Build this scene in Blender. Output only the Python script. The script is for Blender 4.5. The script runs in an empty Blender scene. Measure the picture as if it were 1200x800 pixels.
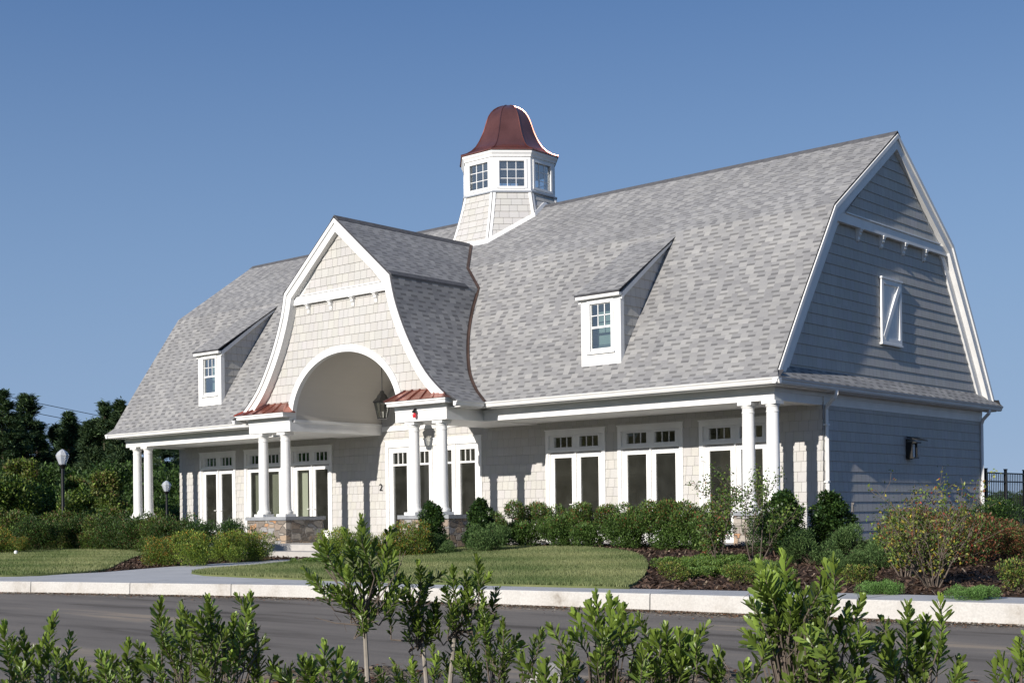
import bpy, bmesh, math, random
import numpy as np
from mathutils import Vector, Matrix
from mathutils.geometry import delaunay_2d_cdt

scene = bpy.context.scene
col = scene.collection
RAD = math.radians
random.seed(7)

# ------------------------------------------------------------------ camera
CAM = Vector((14.784, -25.508, 0.0))
FW = Vector((-0.659454649, 0.751744351, 0.0))
RT = Vector((0.75168368, 0.65940142, -0.01270518))
UP = Vector((0.00955095, 0.0083786, 0.99991929))
FPX = 1566.3
cam_d = bpy.data.cameras.new('camera')
cam = bpy.data.objects.new('camera', cam_d)
col.objects.link(cam)
M = Matrix((RT, UP, -FW)).transposed().to_4x4()
M.translation = CAM
cam.matrix_world = M
cam_d.sensor_width = 36.0
cam_d.lens = 36.0 * FPX / 1200.0
cam_d.shift_y = 200.4 / 1200.0
cam_d.clip_start = 0.1
cam_d.clip_end = 3000.0
scene.camera = cam

# ------------------------------------------------------------------ light
SUN_AZ, SUN_EL = 4.1, 21.0            # azimuth measured from -Y towards +X
sdir = Vector((math.sin(RAD(SUN_AZ)) * math.cos(RAD(SUN_EL)), -math.cos(RAD(SUN_AZ)) * math.cos(RAD(SUN_EL)), math.sin(RAD(SUN_EL))))
world = bpy.data.worlds.new("World")
scene.world = world
world.use_nodes = True
wn = world.node_tree
bg = wn.nodes['Background']
SK0, SK1 = (0.205, 0.298, 0.455), (0.032, 0.097, 0.262)
sky = wn.nodes.new('ShaderNodeTexSky')
sky.sky_type = 'NISHITA'
sky.sun_disc = False
sky.sun_elevation = RAD(SUN_EL)
sky.sun_rotation = math.atan2(sdir.x, sdir.y)
sky.air_density = 1.0
sky.dust_density = 0.1
sky.ozone_density = 2.2
# clear dry air: mute the warm band that the sky model puts along the horizon
hs = wn.nodes.new('ShaderNodeMix'); hs.data_type = 'RGBA'; hs.blend_type = 'MIX'
tcw = wn.nodes.new('ShaderNodeTexCoord'); spw = wn.nodes.new('ShaderNodeSeparateXYZ')
wn.links.new(tcw.outputs['Generated'], spw.inputs[0])
mrw = wn.nodes.new('ShaderNodeMapRange'); mrw.inputs['From Min'].default_value = 0.0; mrw.inputs['From Max'].default_value = 0.30
mrw.inputs['To Min'].default_value = 0.94; mrw.inputs['To Max'].default_value = 0.72; mrw.interpolation_type = 'SMOOTHERSTEP'
wn.links.new(spw.outputs[2], mrw.inputs['Value']); wn.links.new(mrw.outputs[0], hs.inputs[0])
wn.links.new(sky.outputs[0], hs.inputs[6])
rw = wn.nodes.new('ShaderNodeValToRGB'); wn.links.new(spw.outputs[2], rw.inputs[0])
er = rw.color_ramp.elements
er[0].position = 0.0; er[0].color = (SK0[0], SK0[1], SK0[2], 1); er[1].position = 0.42; er[1].color = (SK1[0], SK1[1], SK1[2], 1)
gain = wn.nodes.new('ShaderNodeVectorMath'); gain.operation = 'SCALE'; gain.inputs['Scale'].default_value = 1.0 / 0.085
wn.links.new(rw.outputs[0], gain.inputs[0]); wn.links.new(gain.outputs[0], hs.inputs[7])
wn.links.new(hs.outputs[2], bg.inputs[0])
bg.inputs[1].default_value = 0.097
sun_d = bpy.data.lights.new('sun', 'SUN')
sun_d.energy = 4.8
sun_d.angle = RAD(0.5)
sun_d.color = (1.0, 0.945, 0.88)
sun = bpy.data.objects.new('sun', sun_d)
col.objects.link(sun)
sun.rotation_euler = sdir.to_track_quat('Z', 'Y').to_euler()
sun.location = (0, -60, 40)
scene.view_settings.view_transform = 'Standard'
scene.view_settings.look = 'None'
scene.view_settings.exposure = 0.3
scene.view_settings.gamma = 1.0

# ------------------------------------------------------------------ materials
def mat(name, base=(0.5, 0.5, 0.5), rough=0.7, spec=0.3, metal=0.0, noise=0.0, nscale=3.0, bump=0.0, bscale=40.0):
    m = bpy.data.materials.new(name)
    m.use_nodes = True
    nt = m.node_tree
    b = nt.nodes['Principled BSDF']
    b.inputs['Base Color'].default_value = (*base, 1)
    b.inputs['Roughness'].default_value = rough
    b.inputs['Specular IOR Level'].default_value = spec
    b.inputs['Metallic'].default_value = metal
    tc = nt.nodes.new('ShaderNodeTexCoord')
    if noise > 0:
        n = nt.nodes.new('ShaderNodeTexNoise')
        n.inputs['Scale'].default_value = nscale
        n.inputs['Detail'].default_value = 6
        nt.links.new(tc.outputs['Object'], n.inputs['Vector'])
        r = nt.nodes.new('ShaderNodeMapRange')
        r.inputs['From Min'].default_value = 0.3
        r.inputs['From Max'].default_value = 0.7
        r.inputs['To Min'].default_value = 1 - noise
        r.inputs['To Max'].default_value = 1 + noise
        nt.links.new(n.outputs['Fac'], r.inputs['Value'])
        mx = nt.nodes.new('ShaderNodeVectorMath')
        mx.operation = 'SCALE'
        mx.inputs[0].default_value = base
        nt.links.new(r.outputs[0], mx.inputs['Scale'])
        nt.links.new(mx.outputs[0], b.inputs['Base Color'])
    if bump > 0:
        n2 = nt.nodes.new('ShaderNodeTexNoise')
        n2.inputs['Scale'].default_value = bscale
        n2.inputs['Detail'].default_value = 4
        nt.links.new(tc.outputs['Object'], n2.inputs['Vector'])
        bp = nt.nodes.new('ShaderNodeBump')
        bp.inputs['Strength'].default_value = bump
        bp.inputs['Distance'].default_value = 0.02
        nt.links.new(n2.outputs['Fac'], bp.inputs['Height'])
        nt.links.new(bp.outputs[0], b.inputs['Normal'])
    return m

def nodes(m):
    return m.node_tree, m.node_tree.nodes['Principled BSDF']

def math_node(nt, op, a, b=None, c=None):
    n = nt.nodes.new('ShaderNodeMath')
    n.operation = op
    for i, v in enumerate((a, b, c)):
        if v is None: continue
        if isinstance(v, (int, float)): n.inputs[i].default_value = v
        else: nt.links.new(v, n.inputs[i])
    return n.outputs[0]

def attr_mat(name, rough=0.6, spec=0.3, transl=0.0, coat=0.0):
    """colour comes from the per-face attribute 'tint' (each leaf / shingle has its own colour)"""
    m = bpy.data.materials.new(name)
    m.use_nodes = True
    nt, b = nodes(m)
    a = nt.nodes.new('ShaderNodeAttribute')
    a.attribute_name = 'tint'
    nt.links.new(a.outputs['Color'], b.inputs['Base Color'])
    b.inputs['Roughness'].default_value = rough
    b.inputs['Specular IOR Level'].default_value = spec
    if transl > 0:
        out = nt.nodes['Material Output']
        tr = nt.nodes.new('ShaderNodeBsdfTranslucent')
        sc = nt.nodes.new('ShaderNodeVectorMath'); sc.operation = 'MULTIPLY'
        sc.inputs[1].default_value = (1.35, 1.45, 0.6)
        nt.links.new(a.outputs['Color'], sc.inputs[0])
        nt.links.new(sc.outputs[0], tr.inputs['Color'])
        mx = nt.nodes.new('ShaderNodeMixShader')
        mx.inputs[0].default_value = transl
        nt.links.new(b.outputs[0], mx.inputs[1])
        nt.links.new(tr.outputs[0], mx.inputs[2])
        nt.links.new(mx.outputs[0], out.inputs['Surface'])
    return m

def roof_mat():
    m = bpy.data.materials.new('asphalt_shingles')
    m.use_nodes = True
    nt, b = nodes(m)
    uv = nt.nodes.new('ShaderNodeUVMap'); uv.uv_map = 'UVMap'
    sep = nt.nodes.new('ShaderNodeSeparateXYZ')
    nt.links.new(uv.outputs[0], sep.inputs[0])
    u, v = sep.outputs[0], sep.outputs[1]
    EXP = 0.138
    vr = math_node(nt, 'DIVIDE', v, EXP)
    row = math_node(nt, 'FLOOR', vr)
    fv = math_node(nt, 'FRACT', vr)
    wn1 = nt.nodes.new('ShaderNodeTexWhiteNoise'); wn1.noise_dimensions = '1D'
    nt.links.new(row, wn1.inputs['W'])
    off = math_node(nt, 'MULTIPLY', wn1.outputs['Value'], 7.3)
    # wobble the tab widths
    nz = nt.nodes.new('ShaderNodeTexNoise'); nz.noise_dimensions = '2D'
    nz.inputs['Scale'].default_value = 1.7
    cmb0 = nt.nodes.new('ShaderNodeCombineXYZ')
    nt.links.new(u, cmb0.inputs[0]); nt.links.new(math_node(nt, 'MULTIPLY', row, 3.7), cmb0.inputs[1])
    nt.links.new(cmb0.outputs[0], nz.inputs['Vector'])
    uw = math_node(nt, 'ADD', math_node(nt, 'DIVIDE', u, 0.205), math_node(nt, 'ADD', off, math_node(nt, 'MULTIPLY', nz.outputs['Fac'], 1.3)))
    cell = math_node(nt, 'FLOOR', uw)
    cmb = nt.nodes.new('ShaderNodeCombineXYZ')
    nt.links.new(cell, cmb.inputs[0]); nt.links.new(row, cmb.inputs[1])
    wc = nt.nodes.new('ShaderNodeTexWhiteNoise'); wc.noise_dimensions = '2D'
    nt.links.new(cmb.outputs[0], wc.inputs['Vector'])
    ramp = nt.nodes.new('ShaderNodeValToRGB')
    e = ramp.color_ramp.elements
    e[0].position = 0.0; e[0].color = (0.225, 0.225, 0.232, 1)
    e[1].position = 1.0; e[1].color = (0.335, 0.333, 0.33, 1)
    for p, c in ((0.35, (0.262, 0.262, 0.267, 1)), (0.7, (0.288, 0.287, 0.288, 1)), (0.9, (0.315, 0.313, 0.311, 1))):
        x = e.new(p); x.color = c
    nt.links.new(wc.outputs['Value'], ramp.inputs[0])
    # dark printed band under the laminated tabs
    sepc = nt.nodes.new('ShaderNodeSeparateColor')
    nt.links.new(wc.outputs['Color'], sepc.inputs[0])
    par = math_node(nt, 'MULTIPLY', math_node(nt, 'MODULO', math_node(nt, 'ABSOLUTE', cell), 2.0), 0.62)
    pick = math_node(nt, 'GREATER_THAN', math_node(nt, 'ADD', par, math_node(nt, 'MULTIPLY', sepc.outputs[1], 0.62)), 0.62)
    band = math_node(nt, 'LESS_THAN', fv, 0.42)
    dark = math_node(nt, 'MULTIPLY', pick, band)
    dk = math_node(nt, 'SUBTRACT', 1.0, math_node(nt, 'MULTIPLY', dark, 0.40))
    # weathering
    tc = nt.nodes.new('ShaderNodeTexCoord')
    n2 = nt.nodes.new('ShaderNodeTexNoise'); n2.inputs['Scale'].default_value = 0.55; n2.inputs['Detail'].default_value = 5
    nt.links.new(tc.outputs['Object'], n2.inputs['Vector'])
    wz = nt.nodes.new('ShaderNodeMapRange')
    wz.inputs['From Min'].default_value = 0.3; wz.inputs['From Max'].default_value = 0.7
    wz.inputs['To Min'].default_value = 0.79; wz.inputs['To Max'].default_value = 0.93
    nt.links.new(n2.outputs['Fac'], wz.inputs['Value'])
    n3 = nt.nodes.new('ShaderNodeTexNoise'); n3.inputs['Scale'].default_value = 90
    nt.links.new(tc.outputs['Object'], n3.inputs['Vector'])
    gr = math_node(nt, 'ADD', 0.8, math_node(nt, 'MULTIPLY', n3.outputs['Fac'], 0.4))
    k = math_node(nt, 'MULTIPLY', math_node(nt, 'MULTIPLY', dk, wz.outputs[0]), gr)
    sc = nt.nodes.new('ShaderNodeVectorMath'); sc.operation = 'SCALE'
    nt.links.new(ramp.outputs[0], sc.inputs[0]); nt.links.new(k, sc.inputs['Scale'])
    wm = nt.nodes.new('ShaderNodeVectorMath'); wm.operation = 'MULTIPLY'; wm.inputs[1].default_value = (1.075, 1.06, 1.025)
    nt.links.new(sc.outputs[0], wm.inputs[0]); nt.links.new(wm.outputs[0], b.inputs['Base Color'])
    b.inputs['Roughness'].default_value = 0.9
    b.inputs['Specular IOR Level'].default_value = 0.15
    k_unused = None
    h = math_node(nt, 'ADD', math_node(nt, 'MULTIPLY', math_node(nt, 'SUBTRACT', 1.0, fv), 0.7), math_node(nt, 'MULTIPLY', pick, 0.4))
    bp = nt.nodes.new('ShaderNodeBump'); bp.inputs['Strength'].default_value = 0.5; bp.inputs['Distance'].default_value = 0.012
    nt.links.new(h, bp.inputs['Height']); nt.links.new(bp.outputs[0], b.inputs['Normal'])
    return m

def stone_mat():
    m = bpy.data.materials.new('fieldstone')
    m.use_nodes = True
    nt, b = nodes(m)
    tc = nt.nodes.new('ShaderNodeTexCoord')
    mp = nt.nodes.new('ShaderNodeMapping'); mp.inputs['Scale'].default_value = (3.4, 3.4, 5.6)
    nt.links.new(tc.outputs['Object'], mp.inputs['Vector'])
    vo = nt.nodes.new('ShaderNodeTexVoronoi'); vo.distance = 'CHEBYCHEV'; vo.inputs['Scale'].default_value = 1.0; vo.inputs['Randomness'].default_value = 0.85
    nt.links.new(mp.outputs[0], vo.inputs['Vector'])
    sp = nt.nodes.new('ShaderNodeSeparateColor'); nt.links.new(vo.outputs['Color'], sp.inputs[0])
    ramp = nt.nodes.new('ShaderNodeValToRGB'); ramp.color_ramp.interpolation = 'CONSTANT'
    e = ramp.color_ramp.elements
    e[0].position = 0; e[0].color = (0.20, 0.17, 0.14, 1)
    e[1].position = 0.86; e[1].color = (0.42, 0.37, 0.31, 1)
    for p, c in ((0.18, (0.36, 0.27, 0.19, 1)), (0.34, (0.30, 0.29, 0.28, 1)), (0.5, (0.42, 0.24, 0.13, 1)), (0.6, (0.28, 0.22, 0.17, 1)), (0.72, (0.37, 0.33, 0.28, 1))):
        x = e.new(p); x.color = c
    nt.links.new(sp.outputs[0], ramp.inputs[0])
    v2 = nt.nodes.new('ShaderNodeTexVoronoi'); v2.distance = 'CHEBYCHEV'; v2.feature = 'F2'; v2.inputs['Scale'].default_value = 1.0; v2.inputs['Randomness'].default_value = 0.85
    nt.links.new(mp.outputs[0], v2.inputs['Vector'])
    d = math_node(nt, 'SUBTRACT', v2.outputs['Distance'], vo.outputs['Distance'])
    mr = nt.nodes.new('ShaderNodeMapRange'); mr.inputs['From Min'].default_value = 0.0; mr.inputs['From Max'].default_value = 0.1
    nt.links.new(d, mr.inputs['Value'])
    mx = nt.nodes.new('ShaderNodeMix'); mx.data_type = 'RGBA'
    mx.inputs[6].default_value = (0.30, 0.27, 0.235, 1)
    nt.links.new(mr.outputs[0], mx.inputs[0]); nt.links.new(ramp.outputs[0], mx.inputs[7])
    nz = nt.nodes.new('ShaderNodeTexNoise'); nz.inputs['Scale'].default_value = 14; nz.inputs['Detail'].default_value = 6
    nt.links.new(tc.outputs['Object'], nz.inputs['Vector'])
    sc = nt.nodes.new('ShaderNodeVectorMath'); sc.operation = 'SCALE'
    nt.links.new(mx.outputs[2], sc.inputs[0]); nt.links.new(math_node(nt, 'ADD', 0.65, math_node(nt, 'MULTIPLY', nz.outputs['Fac'], 0.7)), sc.inputs['Scale'])
    nt.links.new(sc.outputs[0], b.inputs['Base Color'])
    b.inputs['Roughness'].default_value = 0.9
    hh = math_node(nt, 'ADD', mr.outputs[0], math_node(nt, 'MULTIPLY', nz.outputs['Fac'], 0.5))
    bp = nt.nodes.new('ShaderNodeBump'); bp.inputs['Strength'].default_value = 0.9; bp.inputs['Distance'].default_value = 0.04
    nt.links.new(hh, bp.inputs['Height']); nt.links.new(bp.outputs[0], b.inputs['Normal'])
    return m

def ramp_noise_mat(name, layers, rough=0.9, spec=0.2, bump=0.0, bscale=60, stretch=(1, 1, 1), scale=2.0, rot=0.0, bdist=0.02):
    m = bpy.data.materials.new(name)
    m.use_nodes = True
    nt, b = nodes(m)
    tc = nt.nodes.new('ShaderNodeTexCoord')
    mp = nt.nodes.new('ShaderNodeMapping'); mp.inputs['Scale'].default_value = stretch; mp.inputs['Rotation'].default_value = (0, 0, rot)
    nt.links.new(tc.outputs['Object'], mp.inputs['Vector'])
    n = nt.nodes.new('ShaderNodeTexNoise'); n.inputs['Scale'].default_value = scale; n.inputs['Detail'].default_value = 8; n.inputs['Roughness'].default_value = 0.62
    nt.links.new(mp.outputs[0], n.inputs['Vector'])
    r = nt.nodes.new('ShaderNodeValToRGB')
    e = r.color_ramp.elements
    e[0].position = layers[0][0]; e[0].color = (*layers[0][1], 1)
    e[1].position = layers[-1][0]; e[1].color = (*layers[-1][1], 1)
    for p, c in layers[1:-1]:
        x = e.new(p); x.color = (*c, 1)
    nt.links.new(n.outputs['Fac'], r.inputs[0])
    n2 = nt.nodes.new('ShaderNodeTexNoise'); n2.inputs['Scale'].default_value = bscale; n2.inputs['Detail'].default_value = 5
    nt.links.new(tc.outputs['Object'], n2.inputs['Vector'])
    sc = nt.nodes.new('ShaderNodeVectorMath'); sc.operation = 'SCALE'
    nt.links.new(r.outputs[0], sc.inputs[0]); nt.links.new(math_node(nt, 'ADD', 0.75, math_node(nt, 'MULTIPLY', n2.outputs['Fac'], 0.5)), sc.inputs['Scale'])
    nt.links.new(sc.outputs[0], b.inputs['Base Color'])
    b.inputs['Roughness'].default_value = rough
    b.inputs['Specular IOR Level'].default_value = spec
    if bump:
        bp = nt.nodes.new('ShaderNodeBump'); bp.inputs['Strength'].default_value = bump; bp.inputs['Distance'].default_value = bdist
        nt.links.new(n2.outputs['Fac'], bp.inputs['Height']); nt.links.new(bp.outputs[0], b.inputs['Normal'])
    return m

def glass_mat(name, tint, refl=1.0, ior=1.5, dust_veil=0.03):
    m = bpy.data.materials.new(name)
    m.use_nodes = True
    nt = m.node_tree
    nt.nodes.remove(nt.nodes['Principled BSDF'])
    out = nt.nodes['Material Output']
    t = nt.nodes.new('ShaderNodeBsdfTransparent'); t.inputs[0].default_value = (*tint, 1)
    g = nt.nodes.new('ShaderNodeBsdfGlossy'); g.inputs['Roughness'].default_value = 0.01
    g.inputs[0].default_value = (0.9, 0.93, 0.95, 1)
    f = nt.nodes.new('ShaderNodeFresnel'); f.inputs['IOR'].default_value = ior
    fm = math_node(nt, 'MULTIPLY', f.outputs[0], refl)
    fm = math_node(nt, 'MINIMUM', fm, 1.0)
    tc = nt.nodes.new('ShaderNodeTexCoord')
    nz = nt.nodes.new('ShaderNodeTexNoise'); nz.inputs['Scale'].default_value = 1.3
    nt.links.new(tc.outputs['Object'], nz.inputs['Vector'])
    bp = nt.nodes.new('ShaderNodeBump'); bp.inputs['Strength'].default_value = 0.05; bp.inputs['Distance'].default_value = 0.05
    nt.links.new(nz.outputs['Fac'], bp.inputs['Height']); nt.links.new(bp.outputs[0], g.inputs['Normal'])
    mx = nt.nodes.new('ShaderNodeMixShader')
    nt.links.new(fm, mx.inputs[0]); nt.links.new(t.outputs[0], mx.inputs[1]); nt.links.new(g.outputs[0], mx.inputs[2])
    df = nt.nodes.new('ShaderNodeBsdfDiffuse'); df.inputs[0].default_value = (0.55, 0.56, 0.50, 1)
    m2 = nt.nodes.new('ShaderNodeMixShader')
    n5 = nt.nodes.new('ShaderNodeTexNoise'); n5.inputs['Scale'].default_value = 2.5; n5.inputs['Detail'].default_value = 5
    nt.links.new(tc.outputs['Object'], n5.inputs['Vector'])
    nt.links.new(math_node(nt, 'MULTIPLY', n5.outputs['Fac'], dust_veil * 2), m2.inputs[0])  # thin dust, mixed in as a pale veil to lighten the panes
    nt.links.new(mx.outputs[0], m2.inputs[1]); nt.links.new(df.outputs[0], m2.inputs[2])
    nt.links.new(m2.outputs[0], out.inputs['Surface'])
    return m

TRIM = mat('white_painted_trim', (0.76, 0.755, 0.735), 0.5, 0.35, noise=0.055, nscale=2.2)
PLASTER = mat('cream_plaster', (0.58, 0.545, 0.49), 0.85, 0.15, noise=0.03, nscale=0.8)
SIDING = attr_mat('cedar_shingle_siding', 0.85, 0.15)
def weather(m, amt=0.05, scale=0.7):
    nt, b_ = nodes(m)
    tc = nt.nodes.new('ShaderNodeTexCoord'); n = nt.nodes.new('ShaderNodeTexNoise')
    n.inputs['Scale'].default_value = scale; n.inputs['Detail'].default_value = 7; n.inputs['Roughness'].default_value = 0.65
    nt.links.new(tc.outputs['Object'], n.inputs['Vector'])
    src = b_.inputs['Base Color'].links[0].from_socket
    sc = nt.nodes.new('ShaderNodeVectorMath'); sc.operation = 'SCALE'
    nt.links.new(src, sc.inputs[0]); nt.links.new(math_node(nt, 'ADD', 1 - 2.2 * amt, math_node(nt, 'MULTIPLY', n.outputs['Fac'], 4.4 * amt)), sc.inputs['Scale'])
    nt.links.new(sc.outputs[0], b_.inputs['Base Color'])
weather(SIDING)
BACKING = mat('shingle_joint', (0.29, 0.275, 0.255), 0.95, 0.05)
ROOF = roof_mat()
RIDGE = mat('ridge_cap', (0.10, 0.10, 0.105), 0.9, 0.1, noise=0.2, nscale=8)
EDGE = mat('shingle_edge', (0.06, 0.06, 0.065), 0.9, 0.1)
COPPER = mat('weathered_copper', (0.42, 0.165, 0.12), 0.27, 0.5, metal=0.85, noise=0.22, nscale=1.6, bump=0.08, bscale=3)
COPPER_DK = mat('dark_copper', (0.075, 0.048, 0.038), 0.6, 0.3, metal=0.3, noise=0.25, nscale=4)
BLACK = mat('black_metal', (0.012, 0.012, 0.013), 0.4, 0.4)
IRON = mat('dark_bronze', (0.03, 0.029, 0.027), 0.45, 0.4, metal=0.4)
STONE = stone_mat()
BLUESTONE = mat('bluestone_cap', (0.27, 0.28, 0.29), 0.75, 0.3, noise=0.12, nscale=5, bump=0.2)
CONC = mat('concrete_step', (0.42, 0.40, 0.37), 0.85, 0.2, noise=0.1, nscale=4, bump=0.2)
GLASS = glass_mat('window_glass', (0.80, 0.84, 0.80), 2.0)
GLASS_SKY = glass_mat('upper_window_glass', (0.5, 0.62, 0.62), 6.0)
GLASS_CUP = glass_mat('cupola_glass', (0.95, 0.98, 1.0), 6.0)
LANTERN_GLASS = glass_mat('lantern_glass', (0.75, 0.75, 0.72), 2.0)
GLOBE = mat('frosted_globe', (0.72, 0.74, 0.76), 0.15, 0.6)
_nt, _b = nodes(GLOBE); _b.inputs['Transmission Weight'].default_value = 0.45
ROOM = mat('interior_wall', (0.58, 0.58, 0.52), 0.9, 0.1)
ROOMFLOOR = mat('interior_floor', (0.38, 0.31, 0.23), 0.6, 0.3)
RED = mat('red_lamp', (0.65, 0.02, 0.03), 0.3, 0.5)
LEAF = attr_mat('leaf', 0.55, 0.3, transl=0.22)
LEAF_GLOSS = attr_mat('glossy_leaf', 0.38, 0.45, transl=0.2)
NEEDLE = attr_mat('needle', 0.7, 0.15, transl=0.08)
BARK = mat('bark', (0.11, 0.085, 0.065), 0.9, 0.1, noise=0.3, nscale=9)
BARK_GREY = mat('grey_bark', (0.27, 0.24, 0.20), 0.85, 0.15, noise=0.3, nscale=14)
CHIP = attr_mat('bark_chip', 0.9, 0.1)
BLADE = attr_mat('grass_blade', 0.6, 0.2, transl=0.25)

ASPHALT = ramp_noise_mat('asphalt', [(0.32, (0.088, 0.074, 0.058)), (0.45, (0.175, 0.152, 0.125)), (0.58, (0.205, 0.178, 0.146)), (0.68, (0.33, 0.265, 0.19))], 0.88, 0.25, bump=0.35, bscale=95, stretch=(0.22, 1.5, 1), scale=0.9, rot=0.12, bdist=0.008)
WALK = ramp_noise_mat('concrete_walk', [(0.3, (0.40, 0.40, 0.39)), (0.6, (0.47, 0.465, 0.45)), (0.8, (0.52, 0.51, 0.49))], 0.85, 0.25, bump=0.15, bscale=70, scale=1.2, bdist=0.006)
KERB = ramp_noise_mat('kerb_concrete', [(0.30, (0.22, 0.19, 0.155)), (0.38, (0.42, 0.395, 0.355)), (0.48, (0.485, 0.465, 0.43)), (0.7, (0.53, 0.515, 0.48))], 0.85, 0.2, bump=0.2, bscale=40, scale=1.6, bdist=0.006)
MULCH = ramp_noise_mat('bark_mulch', [(0.3, (0.036, 0.024, 0.018)), (0.55, (0.07, 0.046, 0.034)), (0.75, (0.11, 0.074, 0.053))], 0.95, 0.1, bump=1.0, bscale=35, scale=7, bdist=0.05)
TURF = ramp_noise_mat('turf', [(0.25, (0.075, 0.105, 0.032)), (0.5, (0.12, 0.14, 0.055)), (0.72, (0.20, 0.20, 0.095))], 0.9, 0.1, bump=0.5, bscale=60, stretch=(0.35, 1.4, 1), scale=1.6, rot=0.5, bdist=0.02)
MEADOW = ramp_noise_mat('rough_ground', [(0.3, (0.035, 0.045, 0.018)), (0.6, (0.06, 0.065, 0.028)), (0.8, (0.09, 0.08, 0.04))], 0.95, 0.1, bump=0.8, bscale=20, scale=0.8, bdist=0.05)
SOIL = ramp_noise_mat('dry_soil', [(0.3, (0.09, 0.07, 0.05)), (0.55, (0.17, 0.14, 0.105)), (0.78, (0.27, 0.235, 0.19))], 0.95, 0.1, bump=1.0, bscale=18, scale=5, bdist=0.05)
ROCK = ramp_noise_mat('pale_rock', [(0.3, (0.20, 0.19, 0.17)), (0.7, (0.38, 0.36, 0.33))], 0.9, 0.2, bump=0.6, bscale=18, scale=6, bdist=0.03)

# ------------------------------------------------------------------ helpers
def tag(o, label=None, cat=None, group=None, kind=None):
    if label: o['label'] = label
    if cat: o['category'] = cat
    if group: o['group'] = group
    if kind: o['kind'] = kind
    return o

def empty(name, loc=(0, 0, 0), rz=0.0):
    o = bpy.data.objects.new(name, None)
    o.location = loc; o.rotation_euler = (0, 0, rz)
    o.empty_display_size = 0.3
    col.objects.link(o)
    return o

def at(px, dist, z=0.0):
    """ground position seen along image column px at a horizontal distance"""
    d = FW * 1.0 + RT * ((px - 600) / FPX)
    d = Vector((d.x, d.y, 0)).normalized()
    return Vector((CAM.x + d.x * dist, CAM.y + d.y * dist, z))

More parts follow.
